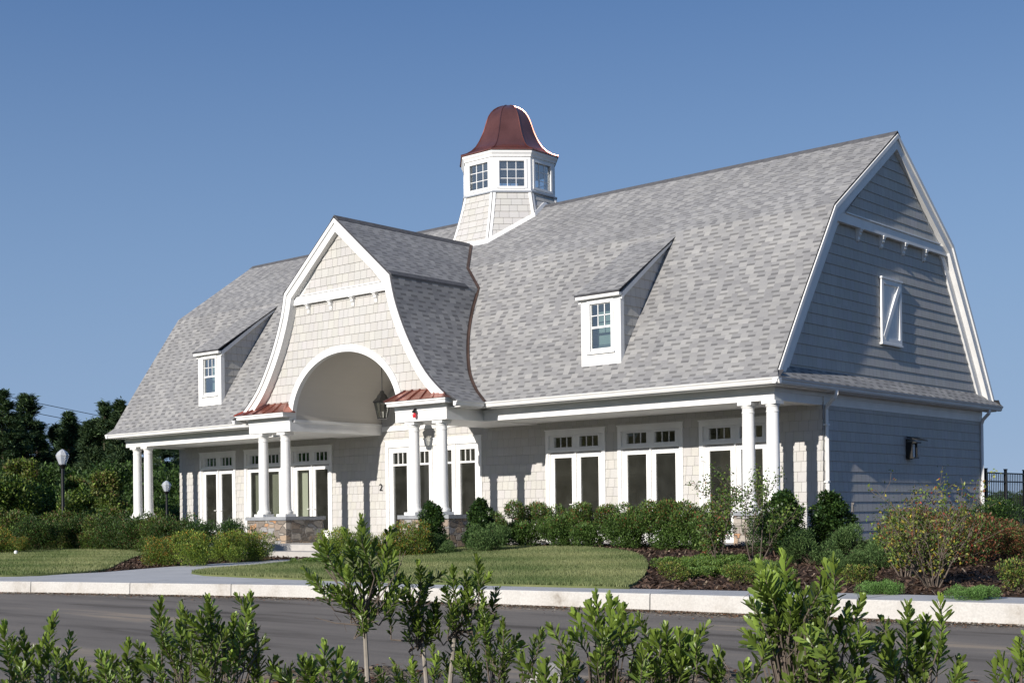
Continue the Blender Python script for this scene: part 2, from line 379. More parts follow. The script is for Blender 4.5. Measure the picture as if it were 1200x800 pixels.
class MB:
    def __init__(s):
        s.v = []; s.f = []; s.uv = []; s.tint = []
    def face(s, pts, uv=None, tint=None):
        b = len(s.v)
        s.v.extend([tuple(p) for p in pts])
        s.f.append(tuple(range(b, b + len(pts))))
        s.uv.append(uv); s.tint.append(tint)
    def box(s, x0, x1, y0, y1, z0, z1, tint=None):
        if x0 > x1: x0, x1 = x1, x0
        if y0 > y1: y0, y1 = y1, y0
        if z0 > z1: z0, z1 = z1, z0
        b = len(s.v)
        s.v += [(x0, y0, z0), (x1, y0, z0), (x1, y1, z0), (x0, y1, z0), (x0, y0, z1), (x1, y0, z1), (x1, y1, z1), (x0, y1, z1)]
        for q in ((0, 3, 2, 1), (4, 5, 6, 7), (0, 1, 5, 4), (1, 2, 6, 5), (2, 3, 7, 6), (3, 0, 4, 7)):
            s.f.append(tuple(b + i for i in q)); s.uv.append(None); s.tint.append(tint)
    def mbox(s, mp, u0, u1, v0, v1, d0, d1):
        c = [(u0, v0, d0), (u1, v0, d0), (u1, v1, d0), (u0, v1, d0), (u0, v0, d1), (u1, v0, d1), (u1, v1, d1), (u0, v1, d1)]
        b = len(s.v)
        s.v += [tuple(mp(*q)) for q in c]
        for q in ((0, 3, 2, 1), (4, 5, 6, 7), (0, 1, 5, 4), (1, 2, 6, 5), (2, 3, 7, 6), (3, 0, 4, 7)):
            s.f.append(tuple(b + i for i in q)); s.uv.append(None); s.tint.append(None)
    def band(s, A, B, mp, d0, d1):
        """solid strip between two polylines A and B (2D), from depth d0 to d1"""
        n = len(A)
        for i in range(n - 1):
            a0, a1, b0, b1 = A[i], A[i + 1], B[i], B[i + 1]
            for d in (d0, d1):
                s.face([mp(*a0, d), mp(*a1, d), mp(*b1, d), mp(*b0, d)])
            s.face([mp(*a0, d0), mp(*a1, d0), mp(*a1, d1), mp(*a0, d1)])
            s.face([mp(*b0, d0), mp(*b1, d0), mp(*b1, d1), mp(*b0, d1)])
        for i in (0, n - 1):
            s.face([mp(*A[i], d0), mp(*B[i], d0), mp(*B[i], d1), mp(*A[i], d1)])
    def tube(s, pts, r, seg=8, caps=True):
        pts = [Vector(p) for p in pts]
        n = len(pts)
        rr = r if isinstance(r, (list, tuple)) else [r] * n
        rings = []
        ref = Vector((0.3, 0.2, 1)) if abs((pts[-1] - pts[0]).normalized().z) < 0.9 else Vector((1, 0.1, 0))
        for i in range(n):
            t = (pts[min(i + 1, n - 1)] - pts[max(i - 1, 0)]).normalized()
            a = t.cross(ref).normalized(); c = t.cross(a)
            b = len(s.v)
            for k in range(seg):
                an = 2 * math.pi * k / seg
                s.v.append(tuple(pts[i] + (a * math.cos(an) + c * math.sin(an)) * rr[i]))
            rings.append(b)
        for i in range(n - 1):
            for k in range(seg):
                k2 = (k + 1) % seg
                s.f.append((rings[i] + k, rings[i] + k2, rings[i + 1] + k2, rings[i + 1] + k)); s.uv.append(None); s.tint.append(None)
        if caps:
            for b, rev in ((rings[0], True), (rings[-1], False)):
                q = tuple(b + k for k in range(seg))
                s.f.append(q[::-1] if rev else q); s.uv.append(None); s.tint.append(None)
    def lathe(s, prof, cx, cy, seg=24, a0=0.0):
        rings = []
        for r, z in prof:
            b = len(s.v)
            for k in range(seg):
                an = a0 + 2 * math.pi * k / seg
                s.v.append((cx + r * math.cos(an), cy + r * math.sin(an), z))
            rings.append(b)
        for i in range(len(prof) - 1):
            for k in range(seg):
                k2 = (k + 1) % seg
                s.f.append((rings[i] + k, rings[i] + k2, rings[i + 1] + k2, rings[i + 1] + k)); s.uv.append(None); s.tint.append(None)
        for b, rev in ((rings[0], True), (rings[-1], False)):
            q = tuple(b + k for k in range(seg))
            s.f.append(q[::-1] if rev else q); s.uv.append(None); s.tint.append(None)
    def build(s, name, m, parent=None, smooth=False, loc=None, recalc=True):
        me = bpy.data.meshes.new(name)
        me.from_pydata(s.v, [], s.f)
        if any(u is not None for u in s.uv):
            ul = me.uv_layers.new(name='UVMap')
            i = 0
            for f, u in zip(s.f, s.uv):
                for k in range(len(f)):
                    ul.data[i].uv = u[k] if u is not None else (0, 0)
                    i += 1
        if any(t is not None for t in s.tint):
            at_ = me.attributes.new('tint', 'FLOAT_COLOR', 'FACE')
            at_.data.foreach_set('color', np.array([(*(t or (0.5, 0.5, 0.5)), 1.0) for t in s.tint], dtype=np.float32).ravel())
        if recalc:
            bm = bmesh.new(); bm.from_mesh(me)
            bmesh.ops.recalc_face_normals(bm, faces=bm.faces)
            bm.to_mesh(me); bm.free()
        if smooth:
            me.polygons.foreach_set('use_smooth', [True] * len(me.polygons))
            me.set_sharp_from_angle(angle=RAD(38))
        me.materials.append(m)
        o = bpy.data.objects.new(name, me)
        col.objects.link(o)
        if parent: o.parent = parent
        if loc is not None: o.location = loc
        return o

def clip_poly(P, poly):
    """clip convex polygon P by convex polygon poly (ccw)"""
    out = P
    n = len(poly)
    for i in range(n):
        ax, ay = poly[i]; bx, by = poly[(i + 1) % n]
        inp = out; out = []
        if not inp: break
        def side(p): return (bx - ax) * (p[1] - ay) - (by - ay) * (p[0] - ax)
        for j in range(len(inp)):
            p, q = inp[j], inp[(j + 1) % len(inp)]
            sp, sq = side(p), side(q)
            if sp >= 0: out.append(p)
            if (sp >= 0) != (sq >= 0):
                t = sp / (sp - sq)
                out.append((p[0] + (q[0] - p[0]) * t, p[1] + (q[1] - p[1]) * t))
    return out

SBASE = (0.472, 0.458, 0.432)
def shingles(mb, poly, mp, course=0.235, w=(0.17, 0.28), z_origin=-0.9, seed=1, base=SBASE, var=0.038, lip=0.017):
    rng = random.Random(seed)
    ar = sum(poly[i][0] * poly[(i + 1) % len(poly)][1] - poly[(i + 1) % len(poly)][0] * poly[i][1] for i in range(len(poly)))
    if ar < 0: poly = poly[::-1]
    u0 = min(p[0] for p in poly); u1 = max(p[0] for p in poly)
    v0 = min(p[1] for p in poly); v1 = max(p[1] for p in poly)
    k = int(math.floor((v0 - z_origin) / course))
    while z_origin + k * course < v1:
        z0 = z_origin + k * course; z1 = z0 + course
        rr = random.Random(seed * 1000 + k)
        u = math.floor(u0) - 1 - rr.random() * 0.3
        while u < u1:
            ww = rr.uniform(*w)
            P = clip_poly([(u + 0.003, z0), (u + ww - 0.003, z0), (u + ww - 0.003, z1), (u + 0.003, z1)], poly)
            if len(P) >= 3:
                f = 1 + rr.uniform(-var, var)
                t = (base[0] * f, base[1] * f * rr.uniform(0.99, 1.01), base[2] * f * rr.uniform(0.97, 1.02))
                mb.face([mp(p[0], p[1], 0.004 + lip * (z1 - p[1]) / course) for p in P], tint=t)
                low = [p for p in P if abs(p[1] - z0) < 1e-6]
                if len(low) == 2:
                    a, b = low
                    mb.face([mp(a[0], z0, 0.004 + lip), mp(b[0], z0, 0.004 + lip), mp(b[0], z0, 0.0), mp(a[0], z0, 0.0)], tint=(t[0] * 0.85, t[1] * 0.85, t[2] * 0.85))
            u += ww
        k += 1

def offset_poly(pts, d):
    """offset an open polyline to its left by d with mitred joints"""
    out = []
    n = len(pts)
    for i in range(n):
        def nrm(a, b):
            dx, dy = b[0] - a[0], b[1] - a[1]; L = math.hypot(dx, dy)
            return (-dy / L, dx / L)
        if i == 0: nx, ny = nrm(pts[0], pts[1]); k = 1
        elif i == n - 1: nx, ny = nrm(pts[-2], pts[-1]); k = 1
        else:
            a = nrm(pts[i - 1], pts[i]); b = nrm(pts[i], pts[i + 1])
            nx, ny = a[0] + b[0], a[1] + b[1]; L = math.hypot(nx, ny); nx /= L; ny /= L
            k = 1 / max(0.3, nx * a[0] + ny * a[1])
        out.append((pts[i][0] + nx * d * k, pts[i][1] + ny * d * k))
    return out

def lerp_profile(pts, z):
    """|s| at height z on a half profile (s rising, z falling)"""
    for a, b in zip(pts, pts[1:]):
        if b[1] <= z <= a[1]:
            return a[0] + (b[0] - a[0]) * (a[1] - z) / (a[1] - b[1])
    return pts[-1][0] if z < pts[-1][1] else 0.0

# ------------------------------------------------------------------ ground heights
def ss(t):
    t = np.clip(t, 0, 1); return t * t * (3 - 2 * t)
def G(x, y):
    kt = np.interp(x, [-3, 2, 10], [-1.10, -1.087, -1.06])
    return kt + 0.30 * ss((y + 10) / 9) * ss((x + 11) / 5) * (1 - 0.0) + 0.1 * ss((y + 9) / 9) * ss(x / 4)

def cdt_sheet(name, poly, step, hf, m, lift=0.0, kind='structure', jitter=0.3, seed=3, skirt=0.0):
    rng = random.Random(seed)
    P = [Vector(p) for p in poly]
    b = []
    n = len(P)
    for i in range(n):
        a, c = P[i], P[(i + 1) % n]
        L = (c - a).length; k = max(1, int(L / step))
        for j in range(k): b.append(a + (c - a) * j / k)
    nb = len(b)
    xs = [p.x for p in P]; ys = [p.y for p in P]
    pts = list(b)
    x = min(xs)
    while x < max(xs):
        y = min(ys)
        while y < max(ys):
            pts.append(Vector((x + rng.uniform(-jitter, jitter) * step, y + rng.uniform(-jitter, jitter) * step)))
            y += step
        x += step
    vo, eo, fo, *_ = delaunay_2d_cdt(pts, [(i, (i + 1) % nb) for i in range(nb)], [], 1, 1e-5)
    me = bpy.data.meshes.new(name)
    me.from_pydata([(v.x, v.y, float(hf(v.x, v.y)) + lift) for v in vo], [], [tuple(f) for f in fo])
    me.polygons.foreach_set('use_smooth', [True] * len(me.polygons))
    bm = bmesh.new(); bm.from_mesh(me)
    if skirt:
        ed = [e for e in bm.edges if e.is_boundary]
        r_ = bmesh.ops.extrude_edge_only(bm, edges=ed)
        for v in [g_ for g_ in r_['geom'] if isinstance(g_, bmesh.types.BMVert)]: v.co.z -= skirt
    bmesh.ops.recalc_face_normals(bm, faces=bm.faces)
    if sum(f.normal.z for f in bm.faces) < 0: bmesh.ops.reverse_faces(bm, faces=bm.faces)
    bm.to_mesh(me); bm.free()
    me.materials.append(m)
    o = bpy.data.objects.new(name, me); col.objects.link(o)
    tag(o, kind=kind)
    return o

# kerb line (front bottom edge), running left to right
KL = [(-75, -62), (-55, -43), (-38, -29.5), (-26, -22.2), (-17, -17.7), (-12, -15.55), (-7.6, -13.75), (-4.85, -12.88), (-2.4, -12.2), (-0.7, -11.85), (1.0, -11.62), (2.3, -11.5), (3.85, -11.36), (5.2, -11.26), (6.4, -11.19), (7.5, -11.1), (8.8, -11.0), (12, -10.85), (18, -10.9), (26, -11.6), (40, -14), (60, -20)]
def catmull(P, k=4):
    out = []
    for i in range(len(P) - 1):
        p0 = P[max(i - 1, 0)]; p1 = P[i]; p2 = P[i + 1]; p3 = P[min(i + 2, len(P) - 1)]
        for j in range(k):
            t = j / k
            out.append(tuple(0.5 * ((2 * p1[c]) + (-p0[c] + p2[c]) * t + (2 * p0[c] - 5 * p1[c] + 4 * p2[c] - p3[c]) * t * t + (-p0[c] + 3 * p1[c] - 3 * p2[c] + p3[c]) * t ** 3) for c in range(len(p1))))
    out.append(tuple(P[-1]))
    return out
KC = catmull(KL, 5)
ktop = lambda x: float(np.interp(x, [-3, 2, 10], [-1.10, -1.087, -1.06]))
def koff(d): return offset_poly(KC, d)     # left of travel = towards the building

# big ground, to the horizon
g = MB()
g.face([(-1500, -1500, -1.46), (1500, -1500, -1.46), (1500, 1500, -1.46), (-1500, 1500, -1.46)])
tag(g.build('ground', MEADOW), kind='structure')
# road sheet
rd = koff(0.05)
cdt_sheet('road', [(p[0], p[1]) for p in rd[::2]] + [(60, -60), (-75, -110)], 6.0, lambda x, y: -1.30, ASPHALT, jitter=0.2)
# kerb in cast lengths
mb = MB()
acc = 0; joints = []
kf = KC; kb = koff(0.17)
for i in range(len(KC) - 1):
    a, b = KC[i], KC[i + 1]
    L = math.hypot(b[0] - a[0], b[1] - a[1])
    nseg = max(1, int(L / 0.5))
    for j in range(nseg):
        t0, t1 = j / nseg, (j + 1) / nseg
        p0 = [a[c] + (b[c] - a[c]) * t0 for c in (0, 1)]; p1 = [a[c] + (b[c] - a[c]) * t1 for c in (0, 1)]
        q0 = [kb[i][c] + (kb[i + 1][c] - kb[i][c]) * t0 for c in (0, 1)]; q1 = [kb[i][c] + (kb[i + 1][c] - kb[i][c]) * t1 for c in (0, 1)]
        acc += L / nseg
        if acc > (1.75 if a[0] < -1 else 2.75):
            acc = 0; dx, dy = (p1[0] - p0[0]), (p1[1] - p0[1]); l = math.hypot(dx, dy)
            joints.append((p1, q1))
            e = 0.014 / l
            p1 = [p1[0] - dx * e, p1[1] - dy * e]; q1 = [q1[0] - dx * e, q1[1] - dy * e]
            capped = True
        else: capped = False
        z0, z1 = ktop(p0[0]) + 0.004, ktop(p1[0]) + 0.004
        m0 = [p0[c] + (q0[c] - p0[c]) * 0.12 for c in (0, 1)]; m1 = [p1[c] + (q1[c] - p1[c]) * 0.12 for c in (0, 1)]
        f0 = [p0[c] + (q0[c] - p0[c]) * 0.07 for c in (0, 1)]; f1 = [p1[c] + (q1[c] - p1[c]) * 0.07 for c in (0, 1)]
        mb.face([(*p0, -1.40), (*p1, -1.40), (*f1, z1 - 0.012), (*f0, z0 - 0.012)])
        mb.face([(*f0, z0 - 0.012), (*f1, z1 - 0.012), (*m1, z1), (*m0, z0)])
        mb.face([(*m0, z0), (*m1, z1), (*q1, z1), (*q0, z0)])
        if capped: mb.face([(*p1, -1.4), (*f1, z1 - 0.012), (*m1, z1), (*q1, z1), (*q1, -1.4)])
tag(mb.build('kerb', KERB), kind='structure')
# gutter dust line along the kerb foot
mb = MB(); o1 = koff(-0.24); rngk = random.Random(4)
for i in range(len(KC) - 1):
    w0, w1 = 0.6 + 0.4 * math.sin(i * 1.3), 0.6 + 0.4 * math.sin((i + 1) * 1.3)
    A, B = KC[i], KC[i + 1]
    a2 = [A[c] + (o1[i][c] - A[c]) * w0 for c in (0, 1)]; b2 = [B[c] + (o1[i + 1][c] - B[c]) * w1 for c in (0, 1)]
    mb.face([(*a2, -1.296), (*b2, -1.296), (*B, -1.296), (*A, -1.296)])
DUST = ramp_noise_mat('gutter_dust', [(0.3, (0.12, 0.11, 0.10)), (0.6, (0.24, 0.22, 0.19)), (0.8, (0.3, 0.28, 0.25))], 0.95, 0.1, scale=9)
tag(mb.build('gutter_dust', DUST), kind='structure')

# site (everything behind the kerb)
kbx = [p for p in koff(0.165)]
def site_h(x, y):
    return float(G(x, y)) - 0.02
site_poly = [(p[0], p[1]) for p in kbx[::2]] + [(70, 60), (60, 120), (-160, 120), (-160, -40), (-90, -60)]
cdt_sheet('site_ground', site_poly, 2.5, lambda x, y: site_h(x, y) - (0.06 if -26 < x < 9 and y > -12 else 0.0), MEADOW, jitter=0.1)
# planting bed of bark mulch round the building
bed = [(-9.2, -11.9), (-4.0, -10.9), (-2, -10.78), (0.1, -10.8), (1.4, -10.62), (3.8, -10.38), (5.7, -10.12), (6.9, -9.98), (8.0, -9.96), (9.5, -9.9), (13, -9.7), (18, -9.7), (19, -4), (14, 2), (9, 9), (6.5, 14), (3, 18), (-28, 18), (-38, 8), (-37, 0), (-34, -3), (-29, -6), (-24, -7), (-14, -9.2)]
cdt_sheet('mulch_bed', bed, 0.9, lambda x, y: float(G(x, y)) - 0.006, MULCH)

# sidewalk along the kerb
swr = [(-75, -60.2), (-40, -28.6), (-26, -20.4), (-17, -16.0), (-12.5, -14.0), (-9.6, -12.9), (-9.0, -12.2), (-9.3, -11.4), (-9.35, -10.6), (-10.43, -8.25), (-11.05, -6.2), (-11.6, -4.2), (-11.0, -3.6), (-9.6, -4.6), (-8.7, -5.9), (-8.02, -7.33), (-7.95, -8.46), (-7.9, -9.3), (-7.2, -9.95), (-5.87, -10.55), (-4.39, -10.65), (-1.97, -10.72), (0.12, -10.75), (1.34, -10.6), (3.8, -10.38), (5.72, -10.1), (6.87, -9.97), (8.01, -9.93), (9.02, -9.9), (13, -9.7), (20, -9.8), (30, -11), (60, -18.7)]
kb2 = koff(0.174)
cdt_sheet('sidewalk', swr + [(p[0], p[1]) for p in kb2[::-1][::2]], 1.0, lambda x, y: ktop(x) if y < -9.6 else float(G(x, y)) + 0.002, WALK, jitter=0.25)
mb = MB()                                                 # tooled control joints
for k, (p, q) in enumerate(joints):
    if k % 1 == 0:
        d = Vector((q[0] - p[0], q[1] - p[1])).normalized(); n = Vector((-d.y, d.x)) * 0.006
        a = Vector(q); b = a + d * (0.85 if p[0] > -5 else 1.1)
        z = ktop(p[0]) + 0.005
        mb.face([(a.x - n.x, a.y - n.y, z), (b.x - n.x, b.y - n.y, z), (b.x + n.x, b.y + n.y, z), (a.x + n.x, a.y + n.y, z)])
tag(mb.build('sidewalk_joints', mat('joint', (0.2, 0.19, 0.18))), kind='structure')

# lawns
RL = catmull([(-7.33, -9.74), (-7.75, -9.1), (-7.75, -8.46), (-7.85, -7.33), (-8.5, -6.0), (-9.3, -4.6), (-9.2, -3.6), (-8.2, -3.0), (-7.0, -2.7), (-5.85, -2.5), (-4.3, -2.4), (-2.98, -2.6), (-1.12, -3.76), (0.66, -5.73), (1.96, -7.57), (3.1, -9.4), (3.6, -10.36)], 4) + [(3.75, -10.47), (1.34, -10.68), (0.12, -10.83), (-1.97, -10.80), (-4.39, -10.73), (-5.9, -10.62), (-6.9, -10.2)]
LL = catmull([(-9.29, -11.5), (-9.75, -10.37), (-12.8, -8.04), (-17.0, -4.9), (-20.5, -2.0), (-25.0, 1.0), (-30.27, 3.4), (-33.5, 3.6), (-34.1, 2.01), (-31.34, -0.63), (-27.37, -3.5), (-25, -8), (-24, -14), (-23, -18.4)], 4) + [(-17.2, -16.1), (-12.6, -14.15), (-9.9, -13.15), (-9.1, -12.5)]
def lawn_h(x, y): return float(G(x, y)) + 0.03 
lawnR = cdt_sheet('lawn', RL, 0.7, lawn_h, TURF, skirt=0.09)
lawnL = cdt_sheet('lawn', LL, 1.0, lawn_h, TURF, skirt=0.09)

def inside(poly, X, Y):
    c = np.zeros(len(X), bool)
    n = len(poly); j = n - 1
    for i in range(n):
        xi, yi = poly[i]; xj, yj = poly[j]
        if yi != yj:
            c ^= ((yi > Y) != (yj > Y)) & (X < (xj - xi) * (Y - yi) / (yj - yi) + xi)
        j = i
    return c

def np_mesh(name, V, F, tint, m, parent=None, loc=None, smooth=False):
    """V (n,3), F (k,4|3) uniform faces, tint (k,3)"""
    me = bpy.data.meshes.new(name)
    k, w = F.shape
    me.vertices.add(len(V)); me.vertices.foreach_set('co', V.astype(np.float32).ravel())
    me.loops.add(k * w); me.loops.foreach_set('vertex_index', F.astype(np.int32).ravel())
    me.polygons.add(k)
    me.polygons.foreach_set('loop_start', np.arange(0, k * w, w, dtype=np.int32))
    me.polygons.foreach_set('loop_total', np.full(k, w, dtype=np.int32))
    if smooth: me.polygons.foreach_set('use_smooth', np.ones(k, bool))
    a = me.attributes.new('tint', 'FLOAT_COLOR', 'FACE')
    a.data.foreach_set('color', np.c_[tint, np.ones(k)].astype(np.float32).ravel())
    me.update(); me.validate()
    me.materials.append(m)
    o = bpy.data.objects.new(name, me); col.objects.link(o)
    if parent: o.parent = parent
    if loc is not None: o.location = loc
    return o

def grass(name, poly, n, seed, hmin=0.03, hmax=0.065):
    rng = np.random.default_rng(seed)
    P = np.array(poly)
    X = rng.uniform(P[:, 0].min(), P[:, 0].max(), n * 3); Y = rng.uniform(P[:, 1].min(), P[:, 1].max(), n * 3)
    k = inside(poly, X, Y); X = X[k][:n]; Y = Y[k][:n]; n = len(X)
    Z = G(X, Y) + 0.028 
    a = rng.uniform(0, 2 * np.pi, n); h = rng.uniform(hmin, hmax, n); w = rng.uniform(0.005, 0.010, n)
    lean = rng.normal(0, 0.35, (n, 2)) * h[:, None]
    V = np.zeros((n, 3, 3))
    V[:, 0] = np.c_[X - np.cos(a) * w, Y - np.sin(a) * w, Z]
    V[:, 1] = np.c_[X + np.cos(a) * w, Y + np.sin(a) * w, Z]
    V[:, 2] = np.c_[X + lean[:, 0], Y + lean[:, 1], Z + h]
    F = np.arange(n * 3).reshape(n, 3)
    # mowing passes, curved like the bed edge
    st = np.sin((Y * 0.8 + X * 0.55 + 0.35 * np.sin(X * 0.7)) * 2.1) * 0.5 + 0.5 * np.sin(X * 0.9 - Y * 2.2 + 1.3 * np.sin(Y * 0.6))
    mixf = np.clip(0.5 + 0.38 * st + rng.normal(0, 0.15, n), 0, 1)[:, None]
    c = np.array([0.082, 0.13, 0.04]) * (1 - mixf) + np.array([0.29, 0.30, 0.145]) * mixf
    o = np_mesh(name, V.reshape(-1, 3), F, c, BLADE)
    tag(o, kind='stuff')
    return o
gr = grass('grass', RL, 190000, 11)
tag(gr, 'short mown grass of the kidney-shaped lawn in front of the middle of the building', 'grass')
gl = grass('grass', LL, 150000, 12, 0.035, 0.075)
tag(gl, 'short mown grass of the lawn at the far left edge of the photo', 'grass')

# loose bark chips
def chips(name, poly, n, seed, excl):
    rng = np.random.default_rng(seed)
    P = np.array(poly)
    X = rng.uniform(P[:, 0].min(), P[:, 0].max(), n); Y = rng.uniform(P[:, 1].min(), P[:, 1].max(), n)
    k = inside(poly, X, Y)
    for e in excl: k &= ~inside(e, X, Y)
    X = X[k]; Y = Y[k]; n = len(X)
    Z = G(X, Y) + rng.uniform(0.0, 0.025, n)
    a = rng.uniform(0, 2 * np.pi, n); L = rng.uniform(0.015, 0.05, n); W = rng.uniform(0.006, 0.018, n); t = rng.normal(0, 0.45, n); t2 = rng.normal(0, 0.5, n)
    c, s = np.cos(a), np.sin(a)
    V = np.zeros((n, 4, 3))
    for i, (p, q) in enumerate(((-1, -1), (1, -1), (1, 1), (-1, 1))):
        V[:, i] = np.c_[X + c * L * p - s * W * q, Y + s * L * p + c * W * q, Z + L * t * p + W * t2 * q]
    b = rng.uniform(0.35, 1.6, n)[:, None]
    pale = (rng.random(n) < 0.05)[:, None]
    tint = np.where(pale, np.array([0.22, 0.17, 0.12]), np.array([0.085, 0.055, 0.040])) * b
    return np_mesh(name, V.reshape(-1, 3), np.arange(n * 4).reshape(n, 4), tint, CHIP)
mchip = chips('bark_chips', [(-14, -12), (-4, -10.9), (1.4, -10.62), (6.9, -9.98), (12, -9.7), (13, -3), (6, 8), (0.3, 10), (0.3, 2), (-0.2, -0.2), (-24, -0.2), (-37, 3), (-30, -5)], 170000, 5, [RL, LL, [p for p in swr if p[0] > -13]])
tag(mchip, 'loose dark brown bark chips covering the planting beds around the building', 'mulch', kind='stuff')


# ================================================================== BUILDING
HX = -12.5                      # centre of the facade
YW = 2.152                      # recessed front wall
YB = 11.327                     # back wall
YR = 5.66                       # ridge
ZF = -0.78                      # porch floor
XL = -25.0
house = empty('clubhouse', (-12.5, 5.66, -1.1))
tag(house, 'long shingled clubhouse with grey gambrel roof, arched entrance gable and copper-domed cupola', 'building')
INV = Vector((-12.5, 5.66, -1.1))
def hp(mb, name, m, smooth=False, parent=None):
    """a part of the house; its mesh is written in world coordinates, so it is shifted back by the root"""
    o = mb.build(name, m, parent or house, smooth=smooth)
    if parent is None: o.location = -INV
    return o
def sub(mb, name, m, parent, smooth=False):
    return mb.build(name, m, parent, smooth=smooth)

# ---- roof profiles (s from the ridge outwards, z)
MP = [(0, 9.277), (3.32, 6.954), (4.02, 5.92), (4.71, 4.91), (5.36, 3.93), (5.96, 3.006)]
ME = (6.205, 2.80)
PP = catmull([(2.17, 6.22), (2.33, 5.58), (2.63, 4.86), (2.99, 4.22), (3.42, 3.62), (3.90, 3.17), (4.14, 3.00)], 3)
PP = [(0, 8.05)] + PP
PE = (4.52, 2.80)
def zroof_main(y):
    s = abs(y - YR)
    pts = MP + [ME]
    for a, b in zip(pts, pts[1:]):
        if s <= b[0]: return a[1] + (b[1] - a[1]) * (s - a[0]) / (b[0] - a[0])
    return 2.8
def zroof_port(x):
    s = abs(x - HX); pts = PP + [PE]
    for a, b in zip(pts, pts[1:]):
        if s <= b[0]: return a[1] + (b[1] - a[1]) * (s - a[0]) / (b[0] - a[0])
    return 2.5

def roof_sheet(mb, prof, mp, a0, a1, thick=0.05, u0=0.0):
    """prof: half profile (s,z); mp(s, z, a) -> xyz; a0..a1 along the ridge (callable of index allowed)"""
    acc = 0.0
    L = [0.0]
    for p, q in zip(prof, prof[1:]):
        acc += math.hypot(q[0] - p[0], q[1] - p[1]); L.append(acc)
    tot = L[-1]
    inn = offset_poly(prof, -thick)
    for i in range(len(prof) - 1):
        p, q = prof[i], prof[i + 1]
        aa = [a0(i), a0(i + 1), a1(i), a1(i + 1)] if callable(a0) else [a0, a0, a1, a1]
        v0, v1 = tot - L[i], tot - L[i + 1]
        mb.face([mp(*p, aa[0]), mp(*p, aa[2]), mp(*q, aa[3]), mp(*q, aa[1])], uv=[(aa[0] + u0, v0), (aa[2] + u0, v0), (aa[3] + u0, v1), (aa[1] + u0, v1)])
    return inn

# roof parts ---------------------------------------------------------
roof = MB()
mf = lambda s, z, a: (a, YR - s, z)
mbk = lambda s, z, a: (a, YR + s, z)
X0, X1 = XL - 0.258, 0.258
CUT = 2.2
for mpf, u0 in ((mf, 0), (mbk, 50)):
    if u0 == 0:
        Lc = [0.0]
        for p, q in zip(MP, MP[1:]): Lc.append(Lc[-1] + math.hypot(q[0] - p[0], q[1] - p[1]))
        for i, (p, q) in enumerate(zip(MP, MP[1:])):
            v0, v1 = Lc[-1] - Lc[i], Lc[-1] - Lc[i + 1]
            for xa, xb in (((X0, X1),) if i < 2 else ((X0, HX - CUT), (HX + CUT, X1))):
                roof.face([mpf(*p, xa), mpf(*p, xb), mpf(*q, xb), mpf(*q, xa)], uv=[(xa, v0), (xb, v0), (xb, v1), (xa, v1)])
        a, b = MP[-1], ME
        roof.face([mpf(*a, X0), mpf(*a, HX - 3.5), mpf(*b, HX - 3.5), mpf(*b, XL - 0.42)], uv=[(X0, 0), (HX - 3.5, 0), (HX - 3.5, -0.32), (XL - 0.42, -0.32)])
        roof.face([mpf(*a, HX + 3.5), mpf(*a, X1), mpf(*b, 0.42), mpf(*b, HX + 3.5)], uv=[(HX + 3.5, 0), (X1, 0), (0.42, -0.32), (HX + 3.5, -0.32)])
        continue
    roof_sheet(roof, MP, mpf, X0, X1, u0=u0)
    # flared bottom course down to the gutter, hip corners at both ends
    a, b = MP[-1], ME
    roof.face([mpf(*a, X0), mpf(*a, X1), mpf(*b, 0.42), mpf(*b, XL - 0.42)], uv=[(X0 + u0, 0), (X1 + u0, 0), (0.42 + u0, -0.32), (XL - 0.42 + u0, -0.32)])
roof_o = hp(roof, 'roof', ROOF)
und = MB()
for mpf in (mf, mbk):
    pts = MP + [ME]
    inn = offset_poly(pts, -0.05)
    for i in range(len(pts) - 1):
        e0, e1 = (X0 + 0.004, X1 - 0.004) if i < len(pts) - 2 else (XL - 0.40, 0.40)
        for xa, xb in (((e0, e1),) if (mpf is mbk or i < 2) else ((e0, HX - CUT), (HX + CUT, e1)) if i < 5 else ((e0, HX - 3.5), (HX + 3.5, e1))):
            und.face([mpf(*inn[i], xa), mpf(*inn[i], xb), mpf(*inn[i + 1], xb), mpf(*inn[i + 1], xa)])
    for X in (X0 + 0.002, X1 - 0.002):
        for i in range(len(pts) - 2):
            und.face([mpf(*pts[i], X), mpf(*pts[i + 1], X), mpf(*inn[i + 1], X), mpf(*inn[i], X)])
    for xa, xb in ((XL - 0.41, HX - 3.5), (HX + 3.5, 0.41)):
        und.face([mpf(ME[0], ME[1] - 0.002, xa), mpf(ME[0], ME[1] - 0.002, xb), mpf(*inn[-1], xb), mpf(*inn[-1], xa)])
hp(und, 'roof_deck', EDGE)
# pent skirt across both gable ends
for sx, X in ((1, 0.0), (-1, XL)):
    sk = MB()
    xo, xi = X + sx * 0.42, X + sx * 0.03
    y0, y1 = YR - ME[0], YR + ME[0]
    yi0, yi1 = 0.02, 11.30
    Lk = math.hypot(0.39, 0.36)
    sk.face([(xo, y0, 2.803), (xo, y1, 2.803), (xi, yi1, 3.16), (xi, yi0, 3.16)], uv=[(y0, 0), (y1, 0), (yi1, Lk), (yi0, Lk)])
    sk.face([(xo, y0, 2.803), (xi, yi0, 3.16), (X + sx * 0.24, YR - 5.98, 3.0)], uv=[(0, 0), (0, 0.5), (0.3, 0.2)])
    sk.face([(xo, y1, 2.803), (xi, yi1, 3.16), (X + sx * 0.24, YR + 5.98, 3.0)], uv=[(0, 0), (0, 0.5), (0.3, 0.2)])
    o = hp(sk, 'pent_roof', ROOF)
